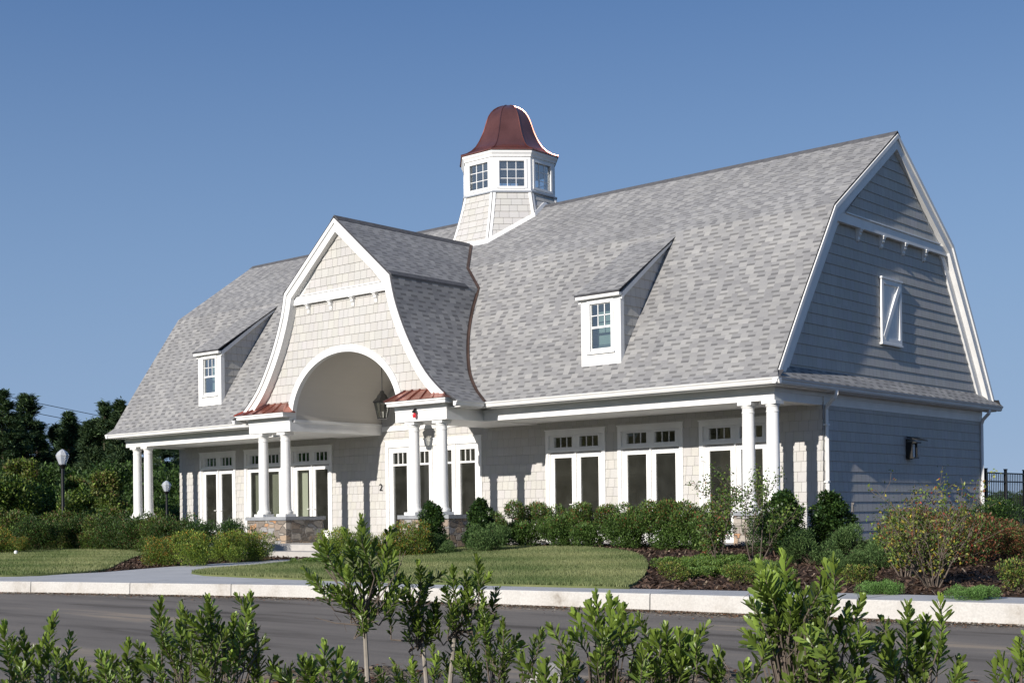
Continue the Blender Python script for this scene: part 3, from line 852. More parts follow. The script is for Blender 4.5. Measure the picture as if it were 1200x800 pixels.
# portico roof
pr_ = MB()
for sg in (1, -1):
    mp_ = (lambda s, z, a, sg=sg: (HX + sg * s, a, z))
    roof_sheet(pr_, PP, mp_, -1.52, 4.4, u0=20 * sg)
    a, b = PP[-1], PE
    pr_.face([mp_(*a, -1.52), mp_(*a, 1.0), mp_(*b, 1.0), mp_(*b, -1.58)], uv=[(-1.52, 0), (1.0, 0), (1.0, -0.35), (-1.58, -0.35)])
hp(pr_, 'portico_roof', ROOF)
pu = MB()
for sg in (1, -1):
    mp_ = (lambda s, z, a, sg=sg: (HX + sg * s, a, z))
    pts = PP + [PE]; inn = offset_poly(pts, -0.05)
    for i in range(len(pts) - 1):
        pu.face([mp_(*inn[i], -1.516), mp_(*inn[i], 3.2), mp_(*inn[i + 1], 3.2 if i < 4 else 0.2), mp_(*inn[i + 1], -1.516)])
        pu.face([mp_(*pts[i], -1.517), mp_(*pts[i + 1], -1.517), mp_(*inn[i + 1], -1.517), mp_(*inn[i], -1.517)])
hp(pu, 'roof_deck', EDGE)
# ridge caps and dark strips standing in for the knee shadow line
rc = MB()
rc.band([(-0.16, 9.175), (0, 9.30), (0.16, 9.175)], [(-0.16, 9.15), (0, 9.265), (0.16, 9.15)], lambda u, v, d: (d, YR + u, v), X0 - 0.01, X1 + 0.01)
hp(rc, 'ridge_cap', RIDGE)
rc = MB()
rc.band([(-0.15, 7.94), (0, 8.075), (0.15, 7.94)], [(-0.15, 7.915), (0, 8.04), (0.15, 7.915)], lambda u, v, d: (HX + u, d, v), -1.53, 3.95)
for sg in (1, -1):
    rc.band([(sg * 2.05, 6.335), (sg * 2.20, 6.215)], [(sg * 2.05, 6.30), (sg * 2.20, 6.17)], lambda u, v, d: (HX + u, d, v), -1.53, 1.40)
hp(rc, 'ridge_cap', RIDGE)
# copper valleys where the portico roof meets the main slope
def y_on_main(z):
    pts = MP + [ME]
    for a, b in zip(pts, pts[1:]):
        if b[1] <= z <= a[1]: return YR - (a[0] + (b[0] - a[0]) * (a[1] - z) / (a[1] - b[1]))
    return YR - ME[0]
for sg in (1, -1):
    V = []
    for i in range(60):
        s = 4.52 * i / 59; z = zroof_port(HX + s); V.append(Vector((HX + sg * s, y_on_main(z), z)))
    v = MB()
    for i in range(len(V) - 1):
        a, b = V[i], V[i + 1]
        w = 0.06
        up = Vector((0, -0.012, 0.018))
        oL, oR = Vector((sg * w, 0, 0)), Vector((0, -w * 0.9, 0))
        def drop(P, o):
            Q = P + o
            z = max(zroof_main(Q.y), zroof_port(Q.x)); return Vector((Q.x, Q.y, z)) + up
        aL, bL, aR, bR = drop(a, oL), drop(b, oL), drop(a, oR), drop(b, oR)
        v.face([aL, a + up * 1.6, b + up * 1.6, bL]); v.face([a + up * 1.6, aR, bR, b + up * 1.6])
    v.tube([p + Vector((0, -0.012, 0.02)) for p in V], 0.018, seg=6)
    hp(v, 'valley_flashing', COPPER_DK)

# rakes --------------------------------------------------------------
def rake(prof, mp, d_out, d_wall, w1=0.30, w2=0.24, top=0.05, nfr=99):
    mbr = MB()
    for sg in (1, -1):
        m2 = (lambda s, z, d, sg=sg: mp(sg * s, z, d))
        A = offset_poly(prof, -top - 0.002); B = offset_poly(prof, -top - w1); C = offset_poly(prof, -top - w1 - w2)
        def fix(P):  # keep the apex on the centre line
            a, b = P[0], P[1]
            t = -a[0] / (b[0] - a[0]) if b[0] != a[0] else 0
            P[0] = (0.0, a[1] + (b[1] - a[1]) * t); return P
        A, B, C = fix(A), fix(B), fix(C)
        A[-1] = (A[-1][0], A[-1][1]); 
        s_out = d_out
        # main fascia board, 4 cm thick, then soffit return to the wall
        t = 0.045 if d_wall > d_out else -0.045
        mbr.band(A, B, m2, s_out, d_wall)
        # thin crown moulding proud of the fascia along the top edge
        A2 = fix(offset_poly(prof, -top + 0.004)); B2 = fix(offset_poly(prof, -top - 0.085))
        mbr.band(A2, B2, m2, s_out - t * 0.9, s_out + t * 0.3)
        mbr.band(B[:nfr], C[:nfr], m2, d_wall - t * 1.3, d_wall + t * 0.3)
    return mbr
# main gables
for sx, X in ((1, 0.0), (-1, XL)):
    mpg = (lambda s, z, d, X=X, sx=sx: (X + sx * d, YR + s, z))
    hp(rake(MP, lambda s, z, d, m=mpg: m(s, z, -d), -0.245, -0.052), 'rake_board', TRIM)
# portico gable
hp(rake(PP, lambda s, z, d: (HX + s, d, z), -1.50, -1.25, 0.27, 0.20, nfr=2), 'rake_board', TRIM)

# ---- gable walls (shingled), both ends
def gable_interval(prof, off, z):
    P = offset_poly(prof, -off); P[0] = (0.0, P[0][1])
    return lerp_profile(P, z)
for sx, X in ((1, 0.0), (-1, XL)):
    mpw = (lambda u, v, d, X=X, sx=sx: (X + sx * (0.045 + d), u, v))
    inner = offset_poly(MP, -0.30); inner[0] = (0, inner[0][1] + 0.1)
    base = MB(); zs = [p[1] for p in inner]
    half = inner
    poly = [(YR - s, z) for s, z in half] + [(YR + s, z) for s, z in half[::-1][:-1]]
    base.face([mpw(u, v, 0.0) for u, v in poly]); hp(base, 'gable_sheathing', BACKING)
    sh = MB()
    # lower trapezoid pieces, up to the collar band
    k_sh = [p for p in half]
    for a, b in zip(k_sh, k_sh[1:]):
        zt, zb_ = a[1], b[1]
        if zb_ >= 6.66: 
            continue
        za = min(zt, 6.75)
        sa = a[0] + (b[0] - a[0]) * (a[1] - za) / (a[1] - b[1])
        shingles(sh, [(YR - b[0], zb_), (YR + b[0], zb_), (YR + sa, za), (YR - sa, za)], mpw, course=0.245, z_origin=0.0, seed=31 if sx > 0 else 32)
    hp(sh, 'gable_wall', SIDING)
    # projecting upper triangle
    mpu = (lambda u, v, d, X=X, sx=sx: (X + sx * (0.13 + d), u, v))
    up_ = MB()
    P = offset_poly(MP, -0.52); P[0] = (0, P[0][1] + 0.05)
    sW = lerp_profile(P, 6.86) 
    tri = [(YR - sW, 6.86), (YR + sW, 6.86), (YR, P[0][1])]
    shingles(up_, tri, mpu, course=0.245, z_origin=0.0, seed=33)
    hp(up_, 'gable_wall', SIDING)
    bk = MB(); bk.band([(YR - sW - 0.1, 6.70), (YR, P[0][1] + 0.2), (YR + sW + 0.1, 6.70)], [(YR - sW - 0.1, 6.69), (YR, 6.69), (YR + sW + 0.1, 6.69)], mpu, -0.12, -0.004)
    hp(bk, 'gable_sheathing', BACKING)
    cb = MB()
    sB = gable_interval(MP, 0.30, 6.70)
    Xo = X + sx * 0.175
    cb.box(X + sx * 0.05, Xo, YR - sB - 0.03, YR + sB + 0.03, 6.63, 6.86)
    cb.box(X + sx * 0.05, X + sx * 0.205, YR - sW - 0.02, YR + sW + 0.02, 6.862, 6.895)
    hp(cb, 'collar_band', TRIM)
    for yb in (3.84, 5.06, 6.28, 7.50):
        br = MB()
        pr2 = [(0.0, 6.628), (0.13, 6.628), (0.13, 6.56), (0.10, 6.53), (0.105, 6.49), (0.06, 6.44), (0.065, 6.38), (0.04, 6.34), (0.0, 6.33)]
        for yy in (yb - 0.055, yb + 0.055):
            br.face([(X + sx * (0.05 + a), yy, z) for a, z in pr2])
        for a, b in zip(pr2, pr2[1:] + pr2[:1]):
            br.face([(X + sx * (0.05 + a[0]), yb - 0.055, a[1]), (X + sx * (0.05 + a[0]), yb + 0.055, a[1]), (X + sx * (0.05 + b[0]), yb + 0.055, b[1]), (X + sx * (0.05 + b[0]), yb - 0.055, b[1])])
        br.box(X + sx * 0.05, X + sx * 0.20, yb - 0.075, yb + 0.075, 6.60, 6.629)
        hp(br, 'bracket', TRIM)

# blind loft shutter with diagonal brace in the right gable
lo = MB(); y0, y1, z0, z1 = 4.98, 6.08, 4.04, 5.60
fx = 0.075
lo.box(fx, fx + 0.05, y0, y0 + 0.12, z0, z1); lo.box(fx, fx + 0.05, y1 - 0.12, y1, z0, z1)
lo.box(fx, fx + 0.05, y0 + 0.12, y1 - 0.12, z0, z0 + 0.12); lo.box(fx, fx + 0.05, y0 + 0.12, y1 - 0.12, z1 - 0.12, z1)
lo.box(fx - 0.02, fx + 0.015, y0 + 0.11, y1 - 0.11, z0 + 0.11, z1 - 0.11)
a = Vector((0, y0 + 0.12, z0 + 0.12)); b = Vector((0, y1 - 0.12, z1 - 0.12)); d = (b - a).normalized(); n = Vector((0, -d.z, d.y)) * 0.065
q = [a - n, b - n, b + n, a + n]
for X in (fx + 0.06,): lo.face([(X, p.y, p.z) for p in q])
for p1, p2 in zip(q, q[1:] + q[:1]): lo.face([(fx, p1.y, p1.z), (fx, p2.y, p2.z), (fx + 0.06, p2.y, p2.z), (fx + 0.06, p1.y, p1.z)])
lo.box(fx - 0.01, fx + 0.075, y0 - 0.03, y1 + 0.03, z1, z1 + 0.05); lo.box(fx - 0.01, fx + 0.065, y0 - 0.03, y1 + 0.03, z0 - 0.045, z0)
hp(lo, 'loft_shutter', TRIM)

# ---- eaves: gutters, soffits, entablature
def gutter(mb, a, b, nrm):
    """K-style gutter from a to b (top back edge), nrm = outward direction"""
    prof = [(0, 0), (0, -0.125), (0.075, -0.125), (0.10, -0.085), (0.105, -0.055), (0.135, -0.02), (0.14, 0.0), (0.12, 0.0), (0.11, -0.02), (0.02, -0.02)]
    a, b = Vector(a), Vector(b); n = Vector(nrm)
    ra = [a + n * o + Vector((0, 0, z)) for o, z in prof]; rb = [b + n * o + Vector((0, 0, z)) for o, z in prof]
    for i in range(len(prof)):
        j = (i + 1) % len(prof)
        mb.face([ra[i], rb[i], rb[j], ra[j]])
    mb.face(ra); mb.face(rb)
yG = -0.41
for (a, b) in (((XL - 0.28, yG, 2.80), (HX - 4.40, yG, 2.80)), ((HX + 4.40, yG, 2.80), (0.28, yG, 2.80))):
    gm = MB(); gutter(gm, (a[0] - (0.14 if a[0] < -20 else 0), a[1], a[2]), (b[0] + (0.14 if b[0] > -2 else 0), b[1], b[2]), (0, -1, 0)); hp(gm, 'gutter', TRIM)
for X, sx in ((0.28, 1), (XL - 0.28, -1)):
    gm = MB(); gutter(gm, (X, yG - 0.14, 2.797), (X, YB + 0.55, 2.797), (sx, 0, 0)); hp(gm, 'gutter', TRIM)
for sg in (1, -1):
    gm = MB(); gutter(gm, (HX + sg * 4.40, -1.58, 2.795), (HX + sg * 4.40, -0.555, 2.795), (sg, 0, 0)); hp(gm, 'gutter', TRIM)
def hbox(name, *b, m=None):
    w_ = MB(); w_.box(*b); return hp(w_, name, m or TRIM)
for x0, x1 in ((XL - 0.28, HX - 4.37), (HX + 4.37, 0.28)):
    hbox('soffit', x0, x1, yG + 0.002, -0.001, 2.655, 2.68)
hbox('soffit', XL - 0.277, XL - 0.002, 0.0, YB + 0.4, 2.655, 2.68); hbox('soffit', 0.002, 0.277, 0.0, YB + 0.4, 2.655, 2.68)
for sg in (1, -1): hbox('soffit', HX + sg * 3.98, HX + sg * 4.395, -1.30, -0.411, 2.657, 2.682)
for x0, x1 in ((XL, HX - 3.98), (HX + 3.98, 0.0)):
    be = MB()
    be.box(x0, x1, 0.0, 0.32, 2.368, 2.654)
    be.box(x0 - (0.03 if x0 == XL else 0), x1 + (0.03 if x1 == 0 else 0), -0.03, 0.001, 2.56, 2.652)
    hp(be, 'beam', TRIM)
for x0, x1, sx, X in ((-0.32, 0.0, 1, 0.0), (XL, XL + 0.32, -1, XL)):
    be = MB(); be.box(x0, x1, 0.321, YW + 0.018, 2.367, 2.653); be.box(X - sx * 0.001, X + sx * 0.03, 0.003, YB, 2.56, 2.651)
    hp(be, 'beam', TRIM)
    hbox('frieze_board', X + sx * 0.002, X + sx * 0.024, YW + 0.02, YB, 2.37, 2.558)
for sg in (1, -1):
    pb = MB()
    pb.box(HX + sg * 2.13, HX + sg * 3.979, -1.38, -0.001, 2.368, 2.64)
    pb.box(HX + sg * 2.13, HX + sg * 3.979, -0.001, YW - 0.002, 2.368, 2.72)
    pb.box(HX + sg * 2.13, HX + sg * 3.999, -1.40, -1.10, 2.639, 2.76)
    pb.box(HX + sg * 2.10, HX + sg * 2.131, -1.25, YW - 0.004, 2.62, 2.70)
    pb.box(HX + sg * 2.13, HX + sg * 3.979, -1.099, -0.001, 2.639, 2.72)
    hp(pb, 'beam', TRIM)
for x0, x1 in ((XL + 0.32, HX - 3.981), (HX + 3.981, -0.321)):
    hbox('porch_ceiling', x0, x1, 0.322, YW - 0.004, 2.40, 2.43)
# copper-clad return roofs either side of the arch
for sg in (1, -1):
    fa = MB()
    fa.box(HX + sg * 2.10, HX + sg * 4.20, -1.66, -1.24, 2.765, 2.885)
    fa.box(HX + sg * 2.07, HX + sg * 4.23, -1.69, -1.24, 2.845, 2.886)
    hp(fa, 'fascia', TRIM)
    cr = MB()
    b0, b1 = 2.05, 4.26
    B = [(HX + sg * b0, -1.72, 2.888), (HX + sg * b1, -1.72, 2.888), (HX + sg * b1, -1.235, 2.888), (HX + sg * b0, -1.235, 2.888)]
    T = [(HX + sg * 2.40, -1.24, 3.20), (HX + sg * 3.72, -1.24, 3.20)]
    cr.face([B[0], B[1], T[1], T[0]]); cr.face([B[0], T[0], B[3]]); cr.face([B[1], B[2], T[1]]); cr.face(B)
    cr.face([B[3], T[0], T[1], B[2]])
    for k in range(1, 5):
        t = k / 5
        p = Vector(B[0]).lerp(Vector(B[1]), t); q_ = Vector(T[0]).lerp(Vector(T[1]), t)
        cr.tube([p + Vector((0, 0, 0.015)), q_ + Vector((0, 0, 0.015))], 0.02, seg=4)
    cr.tube([Vector(B[0]) + Vector((0, 0, 0.01)), Vector(T[0]) + Vector((0, 0, 0.012))], 0.018, seg=4)
    cr.tube([Vector(B[1]) + Vector((0, 0, 0.01)), Vector(T[1]) + Vector((0, 0, 0.012))], 0.018, seg=4)
    hp(cr, 'copper_roof', COPPER)

# ---- portico gable wall with the arch
AW, AH, SP = 2.13, 1.72, 2.69
def arch_s(z, a=AW + 0.06, h=AH + 0.06):
    t = (z - SP) / h
    return a * math.sqrt(max(0, 1 - t * t)) if z < SP + h else 0.0
mpp = lambda u, v, d: (HX + u, -1.25 - d, v)
sh = MB()
P = offset_poly(PP, -0.30); P[0] = (0, P[0][1])
zz = 2.74; c = 0.235
bk = MB()
while zz < 5.86:
    z1 = min(zz + c, 5.88)
    n = 3
    o0, o1 = lerp_profile(P, zz), lerp_profile(P, z1)
    if zz < P[-1][1]: o0 = P[-1][0]
    i0, i1 = arch_s(zz), arch_s(z1)
    for sg in (1, -1):
        poly = [(sg * i0, zz), (sg * o0, zz), (sg * o1, z1), (sg * i1, z1)]
        if i0 < 1e-6: poly = [(0, zz), (sg * o0, zz), (sg * o1, z1), (0, z1)]
        bk.face([mpp(u, v, -0.012) for u, v in poly])
    if i0 < 1e-6:
        shingles(sh, [(-o0, zz), (o0, zz), (o1, z1), (-o1, z1)], mpp, course=c, z_origin=2.74, seed=41)
    else:
        for sg in (1, -1):
            poly = [(sg * i0, zz), (sg * o0, zz), (sg * o1, z1), (sg * max(i1, 0.001), z1)]
            shingles(sh, poly, mpp, course=c, z_origin=2.74, seed=41)
    zz += c
P2 = offset_poly(PP, -0.47); P2[0] = (0, P2[0][1] + 0.03)
sT = lerp_profile(P2, 6.09)
mpp2 = lambda u, v, d: (HX + u, -1.33 - d, v)
hp(sh, 'gable_wall', SIDING); sh = MB()
shingles(sh, [(-sT, 6.09), (sT, 6.09), (0, P2[0][1])], mpp2, course=c, z_origin=2.74, seed=42)
bk.band([(-sT - 0.1, 5.92), (0, P2[0][1] + 0.15), (sT + 0.1, 5.92)], [(-sT - 0.1, 5.91), (0, 5.91), (sT + 0.1, 5.91)], mpp2, -0.1, -0.004)
hp(sh, 'gable_wall', SIDING); hp(bk, 'gable_sheathing', BACKING)
cb = MB(); sB = lerp_profile(offset_poly(PP, -0.30), 5.9)
cb.box(HX - sB - 0.02, HX + sB + 0.02, -1.37, -1.254, 5.86, 6.085)
cb.box(HX - sT, HX + sT, -1.395, -1.30, 6.087, 6.115)
hp(cb, 'collar_band', TRIM)
for xb in (-13.93, -13.0, -12.1, -11.2):
    xb += 0.06
    br = MB()
    pr2 = [(0.0, 5.858), (0.13, 5.858), (0.13, 5.80), (0.10, 5.77), (0.105, 5.73), (0.06, 5.68), (0.065, 5.62), (0.04, 5.58), (0.0, 5.57)]
    for xx in (xb - 0.05, xb + 0.05): br.face([(xx, -1.25 - a, z) for a, z in pr2])
    for a, b in zip(pr2, pr2[1:] + pr2[:1]):
        br.face([(xb - 0.05, -1.25 - a[0], a[1]), (xb + 0.05, -1.25 - a[0], a[1]), (xb + 0.05, -1.25 - b[0], b[1]), (xb - 0.05, -1.25 - b[0], b[1])])
    br.box(xb - 0.075, xb + 0.075, -1.41, -1.25, 5.83, 5.859)
    hp(br, 'bracket', TRIM)
# arch casing
def ell(a, h, n=40, z0=SP):
    return [(-a, z0 - 0.06)] + [(-a * math.cos(math.pi * i / n), z0 + h * math.sin(math.pi * i / n)) for i in range(n + 1)] + [(a, z0 - 0.06)]
ac = MB()
ac.band(ell(AW + 0.19, AH + 0.19), ell(AW, AH), mpp, -0.10, 0.055)
hp(ac, 'arch_casing', TRIM)
# plastered barrel vault
va = MB()
E = ell(AW, AH)
va.band(E, ell(AW + 0.03, AH + 0.03), lambda u, v, d: (HX + u, d, v), -1.16, YW - 0.003)
hp(va, 'vault', PLASTER, smooth=True)

# ---- front wall: piers of wall between the door units
DOORS = [(-8.22, -6.22), (-5.81, -3.81), (-3.33, -1.33), (XL + 1.22, XL + 3.22), (XL + 3.70, XL + 5.70), (XL + 6.10, XL + 8.10)]
CW = (-14.46, -10.56)
ZT = 2.168
openings = sorted(DOORS + [CW])
mpf_ = lambda u, v, d: (u, YW - d, v)
wl = MB(); wb = MB()
x = XL
segs = []
for a, b in openings:
    segs.append((x, a)); x = b
segs.append((x, 0.0))
for a, b in segs:
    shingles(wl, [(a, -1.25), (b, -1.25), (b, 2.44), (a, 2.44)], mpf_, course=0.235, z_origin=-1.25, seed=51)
    wb.box(a, b, YW + 0.002, YW + 0.16, -1.3, 2.44)
for a, b in openings:
    shingles(wl, [(a, ZT), (b, ZT), (b, 2.44), (a, 2.44)], mpf_, course=0.235, z_origin=-1.25, seed=51)
    wb.box(a + 0.002, b - 0.002, YW + 0.002, YW + 0.16, ZT + 0.01, 2.44)
    wb.box(a + 0.002, b - 0.002, YW - 0.05, YW + 0.16, -1.3, ZF - 0.002)
# lunette under the vault
n = 24
zz = 2.44
while zz < SP + AH:
    z1 = min(zz + 0.1175, SP + AH)
    s0 = AW + 0.02 if zz < SP else arch_s(zz, AW + 0.02, AH + 0.02); s1 = AW + 0.02 if z1 < SP else arch_s(z1, AW + 0.02, AH + 0.02)
    if s1 < 0.05: s1 = 0.05
    shingles(wl, [(HX - s0, zz), (HX + s0, zz), (HX + s1, z1), (HX - s1, z1)], mpf_, course=0.235, z_origin=-1.25, seed=51)
    zz = z1
wb.box(HX - 2.4, HX + 2.4, YW + 0.002, YW + 0.16, 2.441, 4.6)
fw_o = hp(wl, 'front_wall', SIDING); hp(wb, 'wall_sheathing', BACKING)
tb = MB(); tb.box(HX - 2.1, HX + 2.1, YW - 0.045, YW - 0.02, 2.47, 2.62); hp(tb, 'wall_frieze', TRIM)
# side walls and back wall
for X, sx in ((0.0, 1), (XL, -1)):
    w = MB(); mpw = (lambda u, v, d, X=X, sx=sx: (X + sx * d, u, v))
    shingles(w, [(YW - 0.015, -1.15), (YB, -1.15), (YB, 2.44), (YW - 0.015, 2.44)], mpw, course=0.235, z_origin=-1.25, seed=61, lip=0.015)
    hp(w, 'side_wall', SIDING)
    w = MB(); w.box(X - sx * 0.16, X - sx * 0.002, YW + 0.001, YB, -1.3, 2.6); hp(w, 'wall_sheathing', BACKING)
ADDED_WINDOWS = [(XL + 5.2, XL + 7.0), (-12.0, -10.0), (-8.0, -6.2), (-4.2, -2.4)]  # unseen rear windows, added to let daylight into the rooms
w = MB(); ws = MB(); wf = MB(); wg = MB()
mpb = lambda u, v, d: (u, YB + d, v)
xx = XL
for p_, q_ in ADDED_WINDOWS + [(0, 0)]:
    shingles(w, [(xx, -1.2), (p_, -1.2), (p_, 2.66), (xx, 2.66)], mpb, course=0.235, z_origin=-1.25, seed=62, w=(0.4, 0.7))
    ws.box(max(xx, XL + 0.17), min(p_, -0.17), YB - 0.15, YB - 0.002, -1.3, 2.6)
    if q_:
        for z0_, z1_ in ((-1.2, -0.2), (1.9, 2.66)):
            shingles(w, [(p_, z0_), (q_, z0_), (q_, z1_), (p_, z1_)], mpb, course=0.235, z_origin=-1.25, seed=62, w=(0.4, 0.7))
            ws.box(p_, q_, YB - 0.15, YB - 0.002, max(z0_ - 0.1, -1.3), min(z1_, 2.6))
        m3 = (p_ + q_) / 2
        f_ = MB()
        f_.box(p_ - 0.05, p_ + 0.07, YB - 0.10, YB + 0.04, -0.25, 1.95); f_.box(q_ - 0.07, q_ + 0.05, YB - 0.10, YB + 0.04, -0.25, 1.95)
        f_.box(p_ + 0.07, q_ - 0.07, YB - 0.10, YB + 0.04, -0.25, -0.12); f_.box(p_ + 0.07, q_ - 0.07, YB - 0.10, YB + 0.04, 1.84, 1.95); f_.box(m3 - 0.05, m3 + 0.05, YB - 0.09, YB + 0.03, -0.12, 1.84)
        fo = hp(f_, 'window', TRIM)
        g3 = MB(); g3.face([(p_ + 0.07, YB - 0.03, -0.12), (q_ - 0.07, YB - 0.03, -0.12), (q_ - 0.07, YB - 0.03, 1.84), (p_ + 0.07, YB - 0.03, 1.84)]); g3.build('pane', GLASS, fo)
    xx = q_
hp(w, 'back_wall', SIDING); hp(ws, 'wall_sheathing', ROOM)
w = MB(); w.box(XL + 0.17, -0.17, YW + 0.17, YB - 0.16, -1.0, ZF - 0.03); w.box(XL + 0.17, -0.17, YW + 0.17, YB - 0.16, 2.45, 2.6)
for X_ in (XL + 0.175, -0.195): w.box(X_, X_ + 0.02, YW + 0.17, YB - 0.16, ZF, 2.449)
w.box(XL + 8.6, XL + 8.75, YW + 3.6, YB - 0.16, ZF, 2.45); w.box(-9.3, -9.15, YW + 0.17, YB - 0.16, ZF, 2.45)
w.box(-6.2, -3.4, 7.6, 7.72, ZF, 2.45)
hp(w, 'interior_walls', ROOM)
w = MB(); w.box(XL + 0.17, -0.17, YW + 0.17, YB - 0.16, ZF - 0.028, ZF); hp(w, 'interior_floor', ROOMFLOOR)
# furniture-like fittings dimly seen through the glass
for (a, b, c_, d, e, f) in ((-22.6, -22.0, 5.0, 5.6, ZF, 0.4), (-19.8, -18.4, 8.2, 8.9, ZF, 0.2), (-7.4, -6.3, 4.6, 5.4, ZF, -0.02), (-4.9, -3.6, 5.0, 5.8, ZF, -0.02), (-2.6, -1.8, 5.2, 6.0, ZF, 0.5)):
    w = MB(); w.box(a, b, c_, d, f - 0.05, f)
    for xx in (a + 0.05, b - 0.09):
        for yy in (c_ + 0.05, d - 0.09): w.box(xx, xx + 0.04, yy, yy + 0.04, ZF + 0.001, f - 0.051)
    tt = w.build('table', ROOMFLOOR, None); tag(tt, 'dark table inside, behind the ' + {-22.6: 'middle glass doors of the left wing', -19.8: 'right glass doors of the left wing', -7.4: 'first glass doors of the right wing', -4.9: 'second glass doors of the right wing', -2.6: 'last glass doors of the right wing'}[a], 'table', 'tables inside the clubhouse')
# porch floor + steps
pf = MB()
pf.box(XL, -0.0, 0.0, YW - 0.052, -1.3, ZF); pf.box(HX - 2.42, HX + 2.42, -1.55, -0.001, -1.3, ZF - 0.002)
hp(pf, 'porch_floor', CONC)
st = MB(); st.box(HX - 2.36, HX + 2.2, -2.25, -1.551, -1.3, -0.785); st.box(HX - 2.7, HX + 2.5, -3.0, -2.251, -1.3, -0.95)
st_o = hp(st, 'steps', CONC)

# ---- door units (french doors with transoms)
def door_unit(w=2.0):
    """built at origin: x 0..w, y = outward negative, z absolute"""
    root = MB()
    H = ZT; B = ZF
    cw = 0.105
    root.box(0, cw, -0.045, 0.10, B, H - 0.13); root.box(w - cw, w, -0.045, 0.10, B, H - 0.13)
    root.box(0, w, -0.045, 0.10, H - 0.129, H)
    root.box(-0.02, w + 0.02, -0.065, 0.05, H + 0.001, H + 0.03)
    zc = 1.60
    root.box(cw + 0.001, w - cw - 0.001, 0.0, 0.09, zc + 0.06, 1.74 - 0.03)      # bar below lites
    root.box(cw + 0.001, w - cw - 0.001, -0.05, 0.09, zc - 0.01, zc + 0.059)     # door head
    root.box(cw + 0.001, w - cw - 0.001, 0.0, 0.09, 1.99, H - 0.13)             # above lites
    lw = 0.62
    xs = [cw + 0.15, w - cw - 0.15 - lw]
    root.box(cw + 0.001, xs[0], 0.0, 0.09, 1.711, 1.989); root.box(xs[0] + lw, xs[1], 0.0, 0.09, 1.711, 1.989); root.box(xs[1] + lw, w - cw - 0.001, 0.0, 0.09, 1.711, 1.989)
    frame = root
    mun = []; gl = []
    for x0 in xs:
        mun.append(MB()); gl.append(MB())
        mun[-1].box(x0 - 0.005, x0 + lw + 0.005, 0.04, 0.06, 1.700, 1.722)
        for k in (1, 2): mun[-1].box(x0 + lw * k / 3 - 0.008, x0 + lw * k / 3 + 0.008, 0.035, 0.06, 1.712, 1.988)
        gl[-1].face([(x0, 0.055, 1.711), (x0 + lw, 0.055, 1.711), (x0 + lw, 0.055, 1.989), (x0, 0.055, 1.989)])
    leaves = []
    mid = w / 2
    for (x0, x1, hs) in ((cw + 0.03, mid - 0.022, 1), (mid + 0.022, w - cw - 0.03, -1)):
        L = MB(); st_ = 0.125
        zt = zc - 0.035
        L.box(x0, x0 + st_, 0.02, 0.07, B + 0.02, zt); L.box(x1 - st_, x1, 0.02, 0.07, B + 0.02, zt)
        L.box(x0 + st_ + 0.001, x1 - st_ - 0.001, 0.02, 0.07, zt - 0.125, zt); L.box(x0 + st_ + 0.001, x1 - st_ - 0.001, 0.02, 0.07, B + 0.02, B + 0.30)
        Pn = MB(); Pn.face([(x0 + st_, 0.05, B + 0.30), (x1 - st_, 0.05, B + 0.30), (x1 - st_, 0.05, zt - 0.125), (x0 + st_, 0.05, zt - 0.125)])
        Hd = MB()
        hx = (x1 - 0.06) if hs > 0 else (x0 + 0.06)
        Hd.box(hx - 0.018, hx + 0.018, 0.005, 0.019, 0.10, 0.30)
        Hd.tube([(hx, 0.0, 0.2), (hx, -0.04, 0.2), (hx - hs * 0.11, -0.045, 0.2)], 0.011, seg=6)
        leaves.append((L, Pn, Hd))
    jb = MB(); jb.box(mid - 0.021, mid + 0.021, -0.02, 0.09, B, zc - 0.011); jb.box(cw + 0.001, cw + 0.029, -0.01, 0.09, B, zc - 0.011); jb.box(w - cw - 0.029, w - cw - 0.001, -0.01, 0.09, B, zc - 0.011)
    jb.box(0.0, w, -0.10, 0.09, B - 0.001, B + 0.018)
    frame.v_extra = None
    return frame, mun, gl, leaves, jb
def place_unit(x0, first=[None]):
    if first[0] is None:
        fr, mun, gl, leaves, jb = door_unit()
        # merge the jamb pieces with the frame
        off = len(fr.v); fr.v += jb.v; fr.f += [tuple(i + off for i in f) for f in jb.f]; fr.uv += jb.uv; fr.tint += jb.tint
        o = fr.build('door_unit', TRIM, house); o.location = Vector((x0, YW, 0)) - INV
        for q_ in mun: q_.build('muntins', TRIM, o)
        for q_ in gl: q_.build('transom_glass', GLASS, o)
        for L, Pn, Hd in leaves:
            # leaf mesh carries its own pane and handle as neighbours (third level)
            L.build('door_leaf', TRIM, o); Pn.build('pane', GLASS, o); Hd.build('handle', TRIM, o)
        first[0] = o
        return o
    src = first[0]
    c = src.copy(); col.objects.link(c); c.parent = house; c.location = Vector((x0, YW, 0)) - INV
    for ch in src.children:
        d = ch.copy(); col.objects.link(d); d.parent = c
    return c
for a, b in DOORS: place_unit(a)
# pale blind / door seen in third left unit; olive sheet added to brighten second
PALE = mat('blind_fabric', (0.46, 0.46, 0.38), 0.9); OLIVE = mat('olive_brightener', (0.19, 0.19, 0.15), 0.9)
for xa, xb_, m_ in ((XL + 6.18, XL + 6.62, PALE), (XL + 3.72, XL + 5.45, OLIVE)):
    ib = MB(); ib.box(xa, xb_, YW + 0.24, YW + 0.26, ZF + 0.01, 1.95); hp(ib, 'added_blind', m_)

